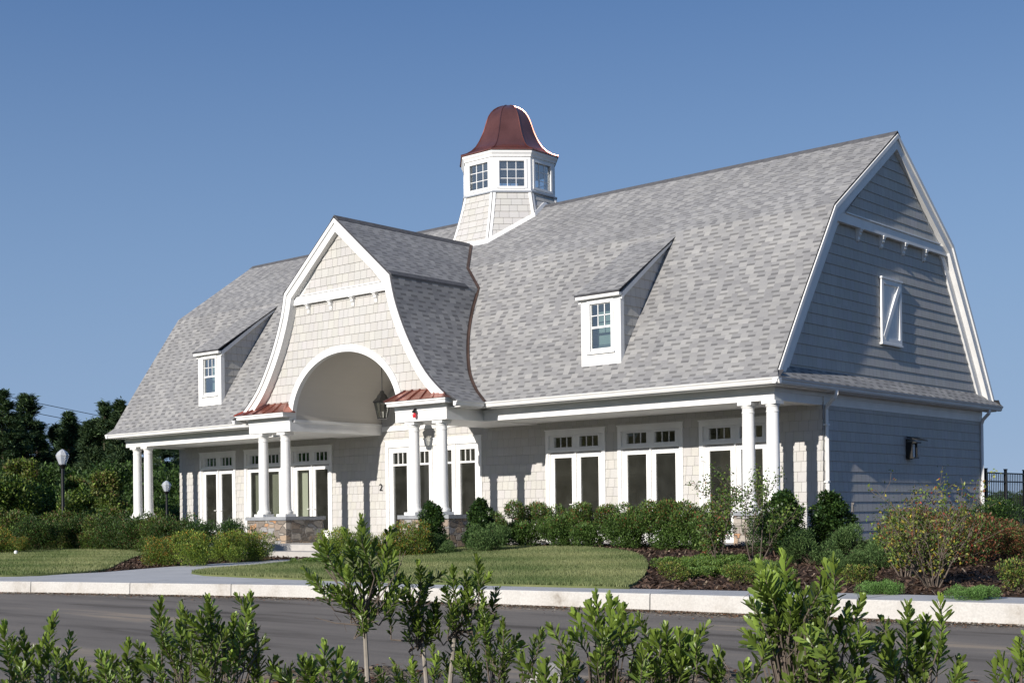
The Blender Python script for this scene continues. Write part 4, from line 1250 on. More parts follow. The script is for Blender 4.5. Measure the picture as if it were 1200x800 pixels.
# central four-bay window
cwf = MB(); cwm = []; cwg = []
x0, x1 = 0.0, CW[1] - CW[0]
cwf.box(0, 0.12, -0.045, 0.10, ZF, ZT - 0.19); cwf.box(x1 - 0.12, x1, -0.045, 0.10, ZF, ZT - 0.19); cwf.box(0, x1, -0.045, 0.10, ZT - 0.189, ZT)
cwf.box(-0.02, x1 + 0.02, -0.065, 0.05, ZT + 0.001, ZT + 0.03)
bw = (x1 - 0.24) / 4
for k in range(4):
    a = 0.12 + bw * k; b = a + bw; s_ = 0.165
    cwf.box(a + 0.002, a + s_, 0.0, 0.08, ZF, ZT - 0.19); cwf.box(b - s_, b - 0.002, 0.0, 0.08, ZF, ZT - 0.19)
    cwf.box(a + s_, b - s_, 0.0, 0.08, 1.82, ZT - 0.19); cwf.box(a + s_, b - s_, 0.0, 0.08, ZF, ZF + 0.22)
    cwm.append(MB()); cwg.append(MB())
    cwm[-1].box(a + s_, b - s_, 0.01, 0.06, 1.43, 1.485)
    for j in (1, 2):
        xm = a + s_ + (bw - 2 * s_) * j / 3; cwm[-1].box(xm - 0.012, xm + 0.012, 0.02, 0.06, 1.485, 1.82)
    cwg[-1].face([(a + s_, 0.05, ZF + 0.22), (b - s_, 0.05, ZF + 0.22), (b - s_, 0.05, 1.82), (a + s_, 0.05, 1.82)])
    if k: cwf.box(a - 0.02, a + 0.0, -0.03, 0.0, ZF, ZT - 0.19)
o = cwf.build('window', TRIM, house); o.location = Vector((CW[0], YW, 0)) - INV
for q_ in cwm: q_.build('muntins', TRIM, o)
for q_ in cwg: q_.build('pane', GLASS, o)
sk = MB(); sk.lathe([(0.0, 0), (0.055, 0), (0.055, 0.004), (0.0, 0.004)], 0, 0, 16)
so_ = sk.build('sticker', mat('white_sticker', (0.75, 0.78, 0.85)), o); so_.rotation_euler = (RAD(90), 0, 0); so_.location = (1.84, 0.04, 1.37)

# house number
def text_part(body, size, m, loc, rot, parent=None, ext=0.006, name='house_number'):
    cu = bpy.data.curves.new(name, 'FONT'); cu.body = body; cu.size = size; cu.extrude = ext; cu.align_x = 'CENTER'; cu.align_y = 'CENTER'
    t = bpy.data.objects.new(name, cu); col.objects.link(t)
    dg = bpy.context.evaluated_depsgraph_get(); me = bpy.data.meshes.new_from_object(t.evaluated_get(dg))
    bpy.data.objects.remove(t)
    o = bpy.data.objects.new(name, me); col.objects.link(o); me.materials.clear(); me.materials.append(m)
    o.location = loc; o.rotation_euler = rot
    if parent: o.parent = parent
    return o
t = text_part('2', 0.30, BLACK, Vector((-14.68, YW - 0.04, 0.80)) - INV, (RAD(90), 0, 0), house)

# ---- columns
def column(h, name='column'):
    c = MB()
    prof = [(0.001, 0.075), (0.185, 0.075), (0.198, 0.095), (0.20, 0.12), (0.192, 0.148), (0.165, 0.165), (0.16, 0.185), (0.150, 0.21)]
    for k in range(1, 13):
        t = k / 12; prof.append((0.148 - 0.014 * t ** 1.8, 0.21 + (h - 0.46) * t))
    zt = 0.21 + h - 0.46
    prof += [(0.146, zt + 0.005), (0.148, zt + 0.03), (0.134, zt + 0.035), (0.134, zt + 0.105), (0.142, zt + 0.115), (0.158, zt + 0.145), (0.170, zt + 0.175), (0.001, zt + 0.176)]
    c.lathe(prof, 0, 0, 28)
    c.box(-0.20, 0.20, -0.20, 0.20, 0.0, 0.074)
    c.box(-0.175, 0.175, -0.175, 0.175, zt + 0.177, h)
    return c
CZ = -0.03
CH = 2.368 - CZ - 0.002
c0 = None
cols = [(-0.75, 0.16), (-0.14, 0.16), (XL + 0.43, 0.16), (XL + 1.07, 0.16), (HX - 3.60, -1.17), (HX - 2.60, -1.17), (HX + 2.60, -1.17), (HX + 3.60, -1.17)]
for x, y in cols:
    if c0 is None:
        c0 = column(CH).build('column', TRIM, house, smooth=True); o = c0
    else:
        o = c0.copy(); col.objects.link(o); o.parent = house
    o.location = Vector((x, y, CZ)) - INV
# stone piers
def pier(x0, x1, y0, y1, zb):
    p = MB(); p.box(x0, x1, y0, y1, zb, -0.13)
    o = hp(p, 'stone_pier', STONE)
    c = MB(); c.box(x0 - 0.045, x1 + 0.045, y0 - 0.045, y1 + 0.045, -0.129, CZ); o2 = hp(c, 'pier_cap', BLUESTONE)
pier(HX - 4.05, HX - 2.30, -1.43, -0.05, -1.35); pier(HX + 2.30, HX + 4.05, -1.43, -0.05, -1.35)
pier(-1.02, 0.10, -0.08, 0.42, -1.2); pier(XL - 0.10, XL + 1.35, -0.08, 0.42, -1.3)

# ---- dormers
def dormer(X0, X1):
    m_ = MB(); yF = 0.03; zt = 5.20; zbm = 3.49
    # front frame with window hole
    wx0, wx1, wz0, wz1 = X0 + 0.25, X1 - 0.25, 3.86, 5.02
    m_.box(X0, wx0, yF, yF + 0.06, zbm, zt); m_.box(wx1, X1, yF, yF + 0.06, zbm, zt)
    m_.box(wx0 + 0.001, wx1 - 0.001, yF, yF + 0.06, zbm, wz0); m_.box(wx0 + 0.001, wx1 - 0.001, yF, yF + 0.06, wz1, zt)
    # casing
    for a, b, c_, d in ((wx0 - 0.05, wx0 + 0.03, wz0 - 0.05, wz1 + 0.05), (wx1 - 0.03, wx1 + 0.05, wz0 - 0.05, wz1 + 0.05), (wx0 + 0.031, wx1 - 0.031, wz1 - 0.03, wz1 + 0.05)):
        m_.box(a, b, yF - 0.025, yF - 0.002, c_, d)
    m_.box(wx0 - 0.08, wx1 + 0.08, yF - 0.05, yF - 0.002, wz0 - 0.075, wz0 - 0.03)
    d_o = hp(m_, 'dormer', TRIM)
    s = MB()
    s.box(wx0, wx0 + 0.05, yF + 0.02, yF + 0.055, wz0, wz1); s.box(wx1 - 0.05, wx1, yF + 0.02, yF + 0.055, wz0, wz1)
    s.box(wx0 + 0.05, wx1 - 0.05, yF + 0.015, yF + 0.055, 4.40, 4.45); s.box(wx0 + 0.05, wx1 - 0.05, yF + 0.02, yF + 0.055, wz0, wz0 + 0.06); s.box(wx0 + 0.05, wx1 - 0.05, yF + 0.02, yF + 0.055, wz1 - 0.05, wz1)
    ww = wx1 - wx0 - 0.1
    for k in (1, 2): s.box(wx0 + 0.05 + ww * k / 3 - 0.01, wx0 + 0.05 + ww * k / 3 + 0.01, yF + 0.025, yF + 0.045, 4.45, wz1 - 0.05)
    s.box(wx0 + 0.05, wx1 - 0.05, yF + 0.025, yF + 0.045, 4.70, 4.72)
    sub(s, 'sash', TRIM, d_o)
    g_ = MB(); g_.face([(wx0 + 0.05, yF + 0.036, wz0), (wx1 - 0.05, yF + 0.036, wz0), (wx1 - 0.05, yF + 0.036, wz1), (wx0 + 0.05, yF + 0.036, wz1)])
    sub(g_, 'pane', GLASS_SKY, d_o)
    bx = MB(); bx.box(wx0 - 0.02, wx1 + 0.02, yF + 0.35, yF + 0.4, wz0 - 0.05, wz1 + 0.05); sub(bx, 'room_darkness', ROOM, d_o)
    # cheeks follow the roof slope
    ya, za = 2.34, 6.90
    slope = (za - zt) / (ya - yF)
    for X, sx in ((X1, 1), (X0, -1)):
        ck = MB(); mpc = (lambda u, v, d, X=X, sx=sx: (X - sx * 0.03 + sx * d, u, v))
        zr = lambda y: zroof_main(y)
        poly = [(yF + 0.06, zr(yF + 0.06) - 0.02), (ya, za - 0.03), (yF + 0.06, zt + slope * 0.06 - 0.02)]
        mids = [(YR - MP[i][0], MP[i][1] - 0.02) for i in (4, 3, 2)]
        full = [(yF + 0.06, zr(yF + 0.06) - 0.02)] + mids + [(ya, za)] + [(yF + 0.06, zt)]
        shingles(ck, [(yF + 0.06, zr(yF + 0.06) - 0.05), (ya + 0.03, za), (yF + 0.06, zt + 0.02)], mpc, course=0.235, z_origin=3.5, seed=71)
        sub(ck, 'cheek', SIDING, d_o)
        bkk = MB(); bkk.face([mpc(*q, -0.005) for q in full]); sub(bkk, 'cheek_sheathing', BACKING, d_o)
        tr = MB()   # corner board and raking frieze
        tr.box(X - sx * 0.025, X + sx * 0.0, yF + 0.061, yF + 0.14, zr(yF) - 0.0, zt - 0.02)
        tr.band([(yF - 0.02, zt - 0.03), (ya - 0.15, za - 0.12)], [(yF - 0.02, zt - 0.17), (ya - 0.22, za - 0.28)], lambda u, v, d, X=X, sx=sx: (X + sx * d, u, v), -0.02, 0.06)
        sub(tr, 'cheek_trim', TRIM, d_o)
    rf = MB()
    y_f, z_f = yF - 0.16, zt + 0.03
    x0, x1 = X0 - 0.09, X1 + 0.09
    L = math.hypot(ya - y_f, za - z_f)
    ze = za + 0.05
    rf.face([(x0, y_f, z_f), (x1, y_f, z_f), (x1, ya + 0.1, ze), (x0, ya + 0.1, ze)], uv=[(x0, 0), (x1, 0), (x1, L), (x0, L)])
    sub(rf, 'dormer_roof', ROOF, d_o)
    ed = MB()
    sl_ = (ze - z_f) / (ya + 0.1 - y_f)
    ed.band([(y_f, z_f - 0.004), (ya, z_f - 0.004 + sl_ * (ya - y_f))], [(y_f, z_f - 0.045), (ya, z_f - 0.045 + sl_ * (ya - y_f))], lambda u, v, d: (d, u, v), x0 + 0.002, x1 - 0.002)
    sub(ed, 'roof_edge', EDGE, d_o)
    fb = MB(); fb.box(x0 + 0.03, x1 - 0.03, y_f + 0.02, yF - 0.001, zt - 0.09, zt - 0.02); sub(fb, 'fascia', TRIM, d_o)
dormer(-5.31, -4.12); dormer(-20.88, -19.69)

# ---- cupola
CX, CY = -12.55, 5.70
cup = MB()
def oc(R, z, k): an = RAD(22.5 + 45 * k); return Vector((CX + R * math.cos(an), CY + R * math.sin(an), z))
Rt, Rb, zt, zb_ = 1.50, 2.02, 9.60, 7.95
def flareR(z): t = (zt - z) / (zt - zb_); return Rt + (Rb - Rt) * (0.75 * t + 0.25 * t * t)
cs = MB(); cts = []; cbk = MB(); cbt = MB()
def zsurf(P): return max(zroof_main(P.y), zroof_port(P.x) if P.y < 4.3 else 0)
for k in range(8):
    k2 = k + 1
    A0, B0 = oc(Rt, zt, k), oc(Rt, zt, k2)
    mid0 = (A0 + B0) / 2
    nrm = Vector((math.cos(RAD(45 * k2)), math.sin(RAD(45 * k2)), 0)); tan = Vector((-nrm.y, nrm.x, 0))
    ap = lambda z: flareR(z) * math.cos(RAD(22.5)); hw = lambda z: flareR(z) * math.sin(RAD(22.5))
    def mpc(u, v, d, nrm=nrm, tan=tan): 
        return Vector((CX, CY, v)) + nrm * (ap(v) + d) + tan * u
    lo_z = 7.6
    ctp = {1: MB(), -1: MB()}; cts.append(ctp)
    z = lo_z
    while z < zt - 1e-6:
        z1 = min(z + 0.2, zt)
        shingles(cs, [(-hw(z), z), (hw(z), z), (hw(z1), z1), (-hw(z1), z1)], mpc, course=0.2, z_origin=lo_z, seed=80 + k, w=(0.2, 0.34))
        cbk.face([mpc(-hw(z), z, -0.004), mpc(hw(z), z, -0.004), mpc(hw(z1), z1, -0.004), mpc(-hw(z1), z1, -0.004)])
        # corner boards
        for sg in (1, -1):
            q = [(sg * hw(z), z), (sg * (hw(z) - 0.085), z), (sg * (hw(z1) - 0.085), z1), (sg * hw(z1), z1)]
            ctp[sg].face([mpc(u, v, 0.032) for u, v in q])
            ctp[sg].face([mpc(q[1][0], q[1][1], 0.032), mpc(q[2][0], q[2][1], 0.032), mpc(q[2][0], q[2][1], 0), mpc(q[1][0], q[1][1], 0)])
        z = z1
    # base trim following the roof
    N = 14
    pts = []
    for i in range(N + 1):
        f = -1 + 2 * i / N
        zz = 9.5
        for _ in range(40):
            P_ = mpc(f * (hw(zz) + 0.0), zz, 0.04); zs = zsurf(P_)
            zz += (zs - zz) * 0.5
        pts.append((f, zz))
    for (f0, a), (f1, b) in zip(pts, pts[1:]):
        lo0, lo1, hi0, hi1 = a - 0.05, b - 0.05, a + 0.13, b + 0.13
        cbt.face([mpc(f0 * (hw(lo0) + 0.02), lo0, 0.05), mpc(f1 * (hw(lo1) + 0.02), lo1, 0.05), mpc(f1 * (hw(hi1) + 0.02), hi1, 0.05), mpc(f0 * (hw(hi0) + 0.02), hi0, 0.05)])
        cbt.face([mpc(f0 * (hw(hi0) + 0.02), hi0, 0.05), mpc(f1 * (hw(hi1) + 0.02), hi1, 0.05), mpc(f1 * hw(hi1), hi1, 0.0), mpc(f0 * hw(hi0), hi0, 0.0)])
cu_o = hp(cs, 'cupola', SIDING)
sub(cbk, 'sheathing', BACKING, cu_o); 
for k in range(8):                       # each corner board wraps one arris: right edge of one face, left edge of the next
    m1, m2 = cts[k][1], cts[(k + 1) % 8][-1]
    off = len(m1.v); m1.v += m2.v; m1.f += [tuple(i + off for i in f) for f in m2.f]; m1.uv += m2.uv; m1.tint += m2.tint
    sub(m1, 'corner_board', TRIM, cu_o)
sub(cbt, 'base_trim', TRIM, cu_o)
cl_ = MB()
cl_.lathe([(1.45, 9.60), (1.56, 9.60), (1.56, 9.64), (1.50, 9.66), (1.45, 9.66)], CX, CY, 8, RAD(22.5))
sub(cl_, 'ledge', mat('lead_ledge', (0.30, 0.32, 0.35), 0.6, 0.3), cu_o)
lt = MB(); lg = MB(); lm = MB()
Rw = 1.48; zw0, zw1 = 9.66, 10.84
for k in range(8):
    k2 = k + 1
    nrm = Vector((math.cos(RAD(45 * k2)), math.sin(RAD(45 * k2)), 0)); tan = Vector((-nrm.y, nrm.x, 0))
    a_ = Rw * math.cos(RAD(22.5)); h_ = Rw * math.sin(RAD(22.5))
    def mq(u, v, d, nrm=nrm, tan=tan, a_=a_): return Vector((CX, CY, v)) + nrm * (a_ + d) + tan * u
    W, z0, z1 = 0.395, 9.77, 10.57
    for (u0, u1, v0, v1) in ((-h_, -W, zw0, zw1), (W, h_, zw0, zw1), (-W, W, zw0, z0), (-W, W, z1, zw1)):
        lt.face([mq(u0, v0, 0), mq(u1, v0, 0), mq(u1, v1, 0), mq(u0, v1, 0)])
        lt.face([mq(u0, v0, -0.08), mq(u1, v0, -0.08), mq(u1, v1, -0.08), mq(u0, v1, -0.08)])
    for (p, q) in (((-W, z0), (W, z0)), ((W, z0), (W, z1)), ((W, z1), (-W, z1)), ((-W, z1), (-W, z0))):
        lt.face([mq(*p, 0), mq(*q, 0), mq(*q, -0.08), mq(*p, -0.08)])
    # casing
    for (u0, u1, v0, v1) in ((-W - 0.06, -W + 0.02, z0 - 0.04, z1 + 0.05), (W - 0.02, W + 0.06, z0 - 0.04, z1 + 0.05), (-W + 0.021, W - 0.021, z0 - 0.05, z0 + 0.02), (-W + 0.021, W - 0.021, z1 - 0.02, z1 + 0.05)):
        lt.mbox(mq, u0, u1, v0, v1, 0.001, 0.022)
    lm = MB(); lg = MB()
    for j in (1, 2):
        lm.mbox(mq, -W + 2 * W * j / 3 - 0.009, -W + 2 * W * j / 3 + 0.009, z0, z1, -0.05, -0.03)
        lm.mbox(mq, -W, W, z0 + (z1 - z0) * j / 3 - 0.009, z0 + (z1 - z0) * j / 3 + 0.009, -0.052, -0.032)
    lg.face([mq(-W, z0, -0.045), mq(W, z0, -0.045), mq(W, z1, -0.045), mq(-W, z1, -0.045)])
    sub(lm, 'muntins', TRIM, cu_o); sub(lg, 'pane', GLASS_CUP, cu_o)
lt.lathe([(1.40, 10.68), (1.515, 10.68), (1.53, 10.74), (1.575, 10.80), (1.575, 10.86), (1.2, 10.86)], CX, CY, 8, RAD(22.5))
sub(lt, 'lantern_frame', TRIM, cu_o)
fl = MB(); fl.lathe([(0.01, 9.63), (1.40, 9.63), (1.40, 9.6), (0.01, 9.6)], CX, CY, 8, RAD(22.5)); fl.lathe([(0.01, 10.70), (1.42, 10.70), (1.42, 10.69), (0.01, 10.69)], CX, CY, 8, RAD(22.5))
sub(fl, 'lantern_floor', ROOM, cu_o)
dm = MB()
prof = [(1.62, 10.865), (1.62, 10.895), (1.42, 10.97), (1.26, 11.07), (1.11, 11.21), (0.99, 11.39), (0.90, 11.57), (0.83, 11.74), (0.775, 11.91), (0.715, 12.08), (0.655, 12.21), (0.575, 12.33), (0.475, 12.43), (0.35, 12.51), (0.20, 12.57), (0.03, 12.595)]
dm.lathe(prof, CX, CY, 8, RAD(22.5))
dmo = dm.build('dome', COPPER, cu_o); 
# smooth along the curve but crisp on the hips: mark by separate hip rolls
hr = MB()
for k in range(8):
    hr.tube([oc(r, z + 0.008, k) for r, z in prof[1:]], 0.017, seg=5)
hr.lathe([(0.01, 12.56), (0.12, 12.57), (0.09, 12.61), (0.01, 12.625)], CX, CY, 12)
sub(hr, 'hip_rolls', COPPER, cu_o, smooth=True)
# subdivide dome smoothing via bevel-free shade smooth on vertical direction
me = dmo.data
me.polygons.foreach_set('use_smooth', [True] * len(me.polygons)); me.set_sharp_from_angle(angle=RAD(30))

# ---- downspouts
ds = MB()
def dsp(mb, pts): 
    mb.tube(pts, 0.047, seg=4)
dsp(ds, [(0.35, 2.15, 2.68), (0.35, 2.15, 2.60), (0.30, 2.15, 2.52), (0.10, 2.20, 2.36), (0.062, 2.22, 2.26), (0.062, 2.22, 1.2), (0.062, 2.22, 0.2), (0.062, 2.22, -0.95)])
for z in (1.9, 0.6): ds.box(0.0, 0.112, 2.16, 2.28, z, z + 0.035)
hp(ds, 'downspout', TRIM)
ds = MB(); dsp(ds, [(0.35, 11.05, 2.68), (0.33, 11.05, 2.58), (0.12, 11.15, 2.42), (0.06, 11.2, 2.3), (0.06, 11.2, -0.9)]); hp(ds, 'downspout', TRIM)

# wall sconce on the side wall
sc_ = MB()
sc_.box(0.03, 0.06, 6.42, 6.72, 1.22, 1.72)
for z0, z1, x1_ in ((1.24, 1.27, 0.24), (1.62, 1.65, 0.30)): sc_.box(0.061, x1_, 6.42, 6.72, z0, z1)
for yy in (6.42, 6.69): sc_.box(0.061, 0.20, yy, yy + 0.03, 1.271, 1.619)
sc_.face([(0.06, 6.36, 1.80), (0.06, 6.98, 1.80), (0.36, 6.98, 1.70), (0.36, 6.36, 1.70)]); sc_.face([(0.06, 6.36, 1.78), (0.06, 6.98, 1.78), (0.36, 6.98, 1.68), (0.36, 6.36, 1.68)])
sc_.face([(0.36, 6.36, 1.70), (0.36, 6.98, 1.70), (0.36, 6.98, 1.68), (0.36, 6.36, 1.68)]); sc_.face([(0.06, 6.36, 1.80), (0.36, 6.36, 1.70), (0.36, 6.36, 1.68), (0.06, 6.36, 1.78)]); sc_.face([(0.06, 6.98, 1.80), (0.36, 6.98, 1.70), (0.36, 6.98, 1.68), (0.06, 6.98, 1.78)])
sco = sc_.build('wall_sconce', IRON, None); tag(sco, 'bronze box sconce with slanted hood on the shaded shingled side wall', 'wall light')
ll = MB(); ll.box(0.09, 0.17, 6.50, 6.64, 1.271, 1.60); ll.build('diffuser', mat('sconce_lens', (0.45, 0.47, 0.5), 0.3), sco)

# hanging lantern in the arch
la = empty('hanging_lantern', (HX, 0.16, 3.02)); tag(la, 'black glazed lantern hanging under the entrance arch', 'lantern')
f = MB()
for k in range(6):
    an = RAD(60 * k); c_, s_ = math.cos(an), math.sin(an)
    f.tube([(0.13 * c_, 0.13 * s_, -0.34), (0.235 * c_, 0.235 * s_, 0.10)], 0.011, seg=4)
f.lathe([(0.12, -0.36), (0.145, -0.36), (0.145, -0.335), (0.12, -0.335)], 0, 0, 6)
f.lathe([(0.22, 0.09), (0.26, 0.09), (0.265, 0.115), (0.22, 0.115)], 0, 0, 6)
f.build('cage', BLACK, la)
r = MB(); r.lathe([(0.27, 0.116), (0.24, 0.14), (0.16, 0.22), (0.13, 0.30), (0.07, 0.36), (0.05, 0.42), (0.001, 0.44)], 0, 0, 6); r.build('roof', IRON, la)
gq = MB()
for k in range(6):
    a, b = RAD(60 * k), RAD(60 * (k + 1))
    gq.face([(0.125 * math.cos(a), 0.125 * math.sin(a), -0.33), (0.125 * math.cos(b), 0.125 * math.sin(b), -0.33), (0.225 * math.cos(b), 0.225 * math.sin(b), 0.09), (0.225 * math.cos(a), 0.225 * math.sin(a), 0.09)])
gq.build('pane', LANTERN_GLASS, la)
cn = MB()
for k in range(3):
    cn.tube([(0.04 * math.cos(2.1 * k), 0.04 * math.sin(2.1 * k), -0.33), (0.04 * math.cos(2.1 * k), 0.04 * math.sin(2.1 * k), -0.16)], 0.012, seg=8)
cn.build('candle', TRIM, la)
ro = MB(); ro.tube([(0, 0, 0.43), (0, 0, 1.42)], 0.012, seg=6); ro.build('rod', BLACK, la)

# small red alarm lamp on the portico beam
al = empty('alarm_lamp', (-9.58, -1.40, 2.52)); tag(al, 'tiny red lamp on a black bracket on the right portico beam', 'alarm lamp')
r = MB(); r.lathe([(0.001, -0.07), (0.04, -0.06), (0.05, 0.0), (0.04, 0.05), (0.001, 0.055)], 0, -0.07, 12); r.build('lens', RED, al, smooth=True)
r = MB(); r.lathe([(0.02, 0.055), (0.055, 0.06), (0.06, 0.09), (0.02, 0.14), (0.001, 0.15)], 0, -0.07, 12); r.box(-0.02, 0.02, -0.07, 0.02, 0.12, 0.17); r.build('bracket', BLACK, al)

# ================================================================== PLANTS
class Leaves:
    """collects leaf blades; every leaf is a folded strip of quads with its own tint"""
    def __init__(s): s.P = []; s.D = []; s.N = []; s.L = []; s.W = []; s.C = []
    def add(s, P, D, N, L, W, C):
        s.P.append(np.atleast_2d(P)); s.D.append(np.atleast_2d(D)); s.N.append(np.atleast_2d(N)); s.L.append(np.atleast_1d(L)); s.W.append(np.atleast_1d(W)); s.C.append(np.atleast_2d(C))
    def mesh(s, name, m, parent=None, loc=None, shape='rhomb', fold=0.25, curl=0.0):
        P = np.concatenate(s.P); D = np.concatenate(s.D); N = np.concatenate(s.N); L = np.concatenate(s.L)[:, None]; W = np.concatenate(s.W)[:, None]; C = np.concatenate(s.C)
        D = D / np.linalg.norm(D, axis=1, keepdims=True)
        S = np.cross(D, N); S /= np.linalg.norm(S, axis=1, keepdims=True) + 1e-9
        U = np.cross(S, D)
        n = len(P)
        if shape == 'rhomb':
            V = np.stack([P, P + D * L * 0.5 + S * W * 0.5 + U * W * fold, P + D * L, P + D * L * 0.5 - S * W * 0.5 + U * W * fold], 1)
            F = np.arange(n * 4).reshape(n, 4)
            return np_mesh(name, V.reshape(-1, 3), F, C, m, parent, loc)
        # 'blade': mid rib with 2 side rows -> 4 quads
        t = [0.0, 0.34, 0.76, 1.0]; w = [0.10, 0.62, 1.0, 0.42]
        rows = []
        for ti, wi in zip(t, w):
            c = P + D * L * ti + U * L * curl * (ti ** 2)
            rows += [c + S * W * 0.5 * wi + U * W * fold * wi, c, c - S * W * 0.5 * wi + U * W * fold * wi]
        V = np.stack(rows, 1)
        base = np.arange(n)[:, None, None] * 12
        q = []
        for r in range(3):
            for h in (0, 1):
                q.append([r * 3 + h, r * 3 + h + 1, (r + 1) * 3 + h + 1, (r + 1) * 3 + h])
        F = (base + np.array(q)[None]).reshape(-1, 4)
        return np_mesh(name, V.reshape(-1, 3), F, np.repeat(C, 6, axis=0), m, parent, loc, smooth=False)

def rnd_dirs(rng, n):
    v = rng.normal(size=(n, 3)); return v / np.linalg.norm(v, axis=1, keepdims=True)

def pal(rng, n, cols, w=None, var=0.25):
    cols = np.array(cols); i = rng.choice(len(cols), n, p=w)
    return np.clip(cols[i] * (1 + rng.normal(0, var, (n, 1))), 0.004, 0.9)

def bush_parts(kind, seed, n, rx, rz, leaf, cols, w=None, nl=12, up=0.5, shape='round', width=0.45, lumpr=0.42, tipcols=None, tipfrac=0.0, dens_in=0.35):
    """foliage and stem meshes for a bush of radius rx and height rz standing on z = 0"""
    rng = np.random.default_rng(seed)
    L = Leaves()
    cent = []
    for i in range(nl):
        a = rng.uniform(0, 2 * np.pi); t = rng.uniform(0.08, 0.92)
        if shape == 'cone': r = rx * (1 - 0.78 * t) * rng.uniform(0.35, 0.95)
        elif shape == 'flat': r = rx * rng.uniform(0.1, 0.95); t = rng.uniform(0.2, 0.6)
        else: r = rx * math.sqrt(max(0.02, 1 - (2 * t - 1) ** 2 * 0.7)) * rng.uniform(0.35, 0.85)
        cent.append((r * math.cos(a), r * math.sin(a), t * rz * 0.9 + 0.02))
    cent = np.array(cent)
    ci = rng.integers(0, nl, n)
    R = np.where(shape == 'cone', 1.0 - 0.55 * cent[ci, 2] / rz, 1.0) * lumpr * min(rx, rz * 0.75)
    d = rnd_dirs(rng, n)
    rad = R * (1 - dens_in * rng.random(n) ** 1.6) * rng.normal(1, 0.10, n)
    P = cent[ci] + d * rad[:, None] * np.array([1, 1, 0.9])
    k = P[:, 2] > 0.01
    P = P[k]; d = d[k]; n = len(P)
    D = d * 0.8 + rnd_dirs(rng, n) * 0.75 + np.array([0, 0, up])
    N = rnd_dirs(rng, n) * 0.7 + np.array([0, 0, 1.0])
    C = np.clip(pal(rng, n, cols, w) * 1.32, 0, 0.9)
    if tipcols is not None:
        top = (rng.random(n) < tipfrac * np.clip((P[:, 2] / rz - 0.35) * 2, 0, 1))
        C = np.where(top[:, None], pal(rng, n, tipcols), C)
    L.add(P, D, N, rng.uniform(0.6, 1.25, n) * leaf, rng.uniform(0.7, 1.2, n) * leaf * width, C)
    st = MB()
    for i in range(min(nl, 12)):
        c = cent[i]; a = rng.uniform(0, 6.28)
        b = Vector((0.06 * math.cos(a), 0.06 * math.sin(a), -0.03)); m_ = Vector((c[0] * 0.45, c[1] * 0.45, c[2] * 0.6))
        st.tube([b, m_, Vector(c)], [0.012, 0.008, 0.004], seg=5, caps=False)
    return L, st

PROTO = {}
def bush(kind, name, label, cat, pos, scale=1.0, rz=None, group=None, zs=1.0):
    lf, st, lm, sm = PROTO[kind]
    root = empty(name, pos, rz if rz is not None else random.uniform(0, 6.28))
    root.scale = (scale, scale, scale * zs)
    tag(root, label, cat, group)
    for src, nm in ((lf, 'foliage'), (st, 'stems')):
        o = bpy.data.objects.new(nm, src); col.objects.link(o); o.parent = root
    return root
def proto(kind, *a, m=None, sm=None, **k):
    L, st = bush_parts(kind, *a, **k)
    o = L.mesh(kind + '_leaves', m or LEAF); s_ = st.build(kind + '_stems', sm or BARK)
    PROTO[kind] = (o.data, s_.data, None, None)
    bpy.data.objects.remove(o); bpy.data.objects.remove(s_)

DK = (0.028, 0.055, 0.014); MG = (0.055, 0.10, 0.022); YG = (0.12, 0.17, 0.03); LG = (0.085, 0.14, 0.035)
RUST = (0.20, 0.075, 0.03); RED_L = (0.22, 0.035, 0.02); YEL = (0.34, 0.27, 0.04); BR = (0.10, 0.06, 0.03); ORG = (0.36, 0.17, 0.03)
proto('spirea', 101, 15000, 0.55, 0.92, 0.050, [DK, MG, LG], [0.2, 0.45, 0.35], nl=22, up=0.7, tipcols=[BR, YG, LG, RUST], tipfrac=0.4, lumpr=0.36)
proto('spirea_b', 102, 15000, 0.55, 0.90, 0.050, [DK, MG, LG], [0.2, 0.45, 0.35], nl=22, up=0.7, tipcols=[BR, YG, LG, YG, RUST], tipfrac=0.4, lumpr=0.38)
proto('holly', 103, 11000, 0.46, 1.35, 0.060, [(0.018, 0.042, 0.012), DK, MG], [0.4, 0.4, 0.2], nl=26, up=0.2, shape='cone', width=0.6, lumpr=0.5, m=LEAF_GLOSS)
proto('inkberry', 104, 8000, 0.50, 0.80, 0.048, [(0.02, 0.045, 0.013), DK, MG], [0.35, 0.4, 0.25], nl=20, up=0.5, m=LEAF_GLOSS)
proto('juniper', 105, 12000, 0.62, 0.62, 0.055, [(0.032, 0.062, 0.020), (0.055, 0.098, 0.030), (0.09, 0.14, 0.048)], nl=24, up=0.9, width=0.22, lumpr=0.36, m=NEEDLE)
proto('mound', 106, 9000, 0.42, 0.26, 0.035, [(0.08, 0.16, 0.035), (0.11, 0.19, 0.055)], nl=20, up=0.6, shape='flat', width=0.3, lumpr=0.6)
proto('golden', 107, 9000, 0.56, 0.86, 0.050, [MG, YG, (0.20, 0.25, 0.04)], [0.25, 0.45, 0.30], nl=20, up=0.7, tipcols=[(0.24, 0.21, 0.04), ORG, YG], tipfrac=0.22)
proto('golden_b', 108, 9000, 0.58, 0.84, 0.050, [MG, YG, (0.24, 0.13, 0.03), YG], [0.35, 0.35, 0.15, 0.15], nl=20, up=0.7, tipcols=[ORG, YG], tipfrac=0.3)
proto('russet', 109, 8000, 0.62, 0.85, 0.052, [BR, (0.16, 0.055, 0.03), MG, DK], [0.3, 0.3, 0.25, 0.15], nl=22, up=0.7)
proto('hedge', 110, 12000, 0.95, 1.5, 0.085, [DK, (0.035, 0.06, 0.018), MG, BR], [0.35, 0.3, 0.25, 0.10], nl=26, up=0.6)
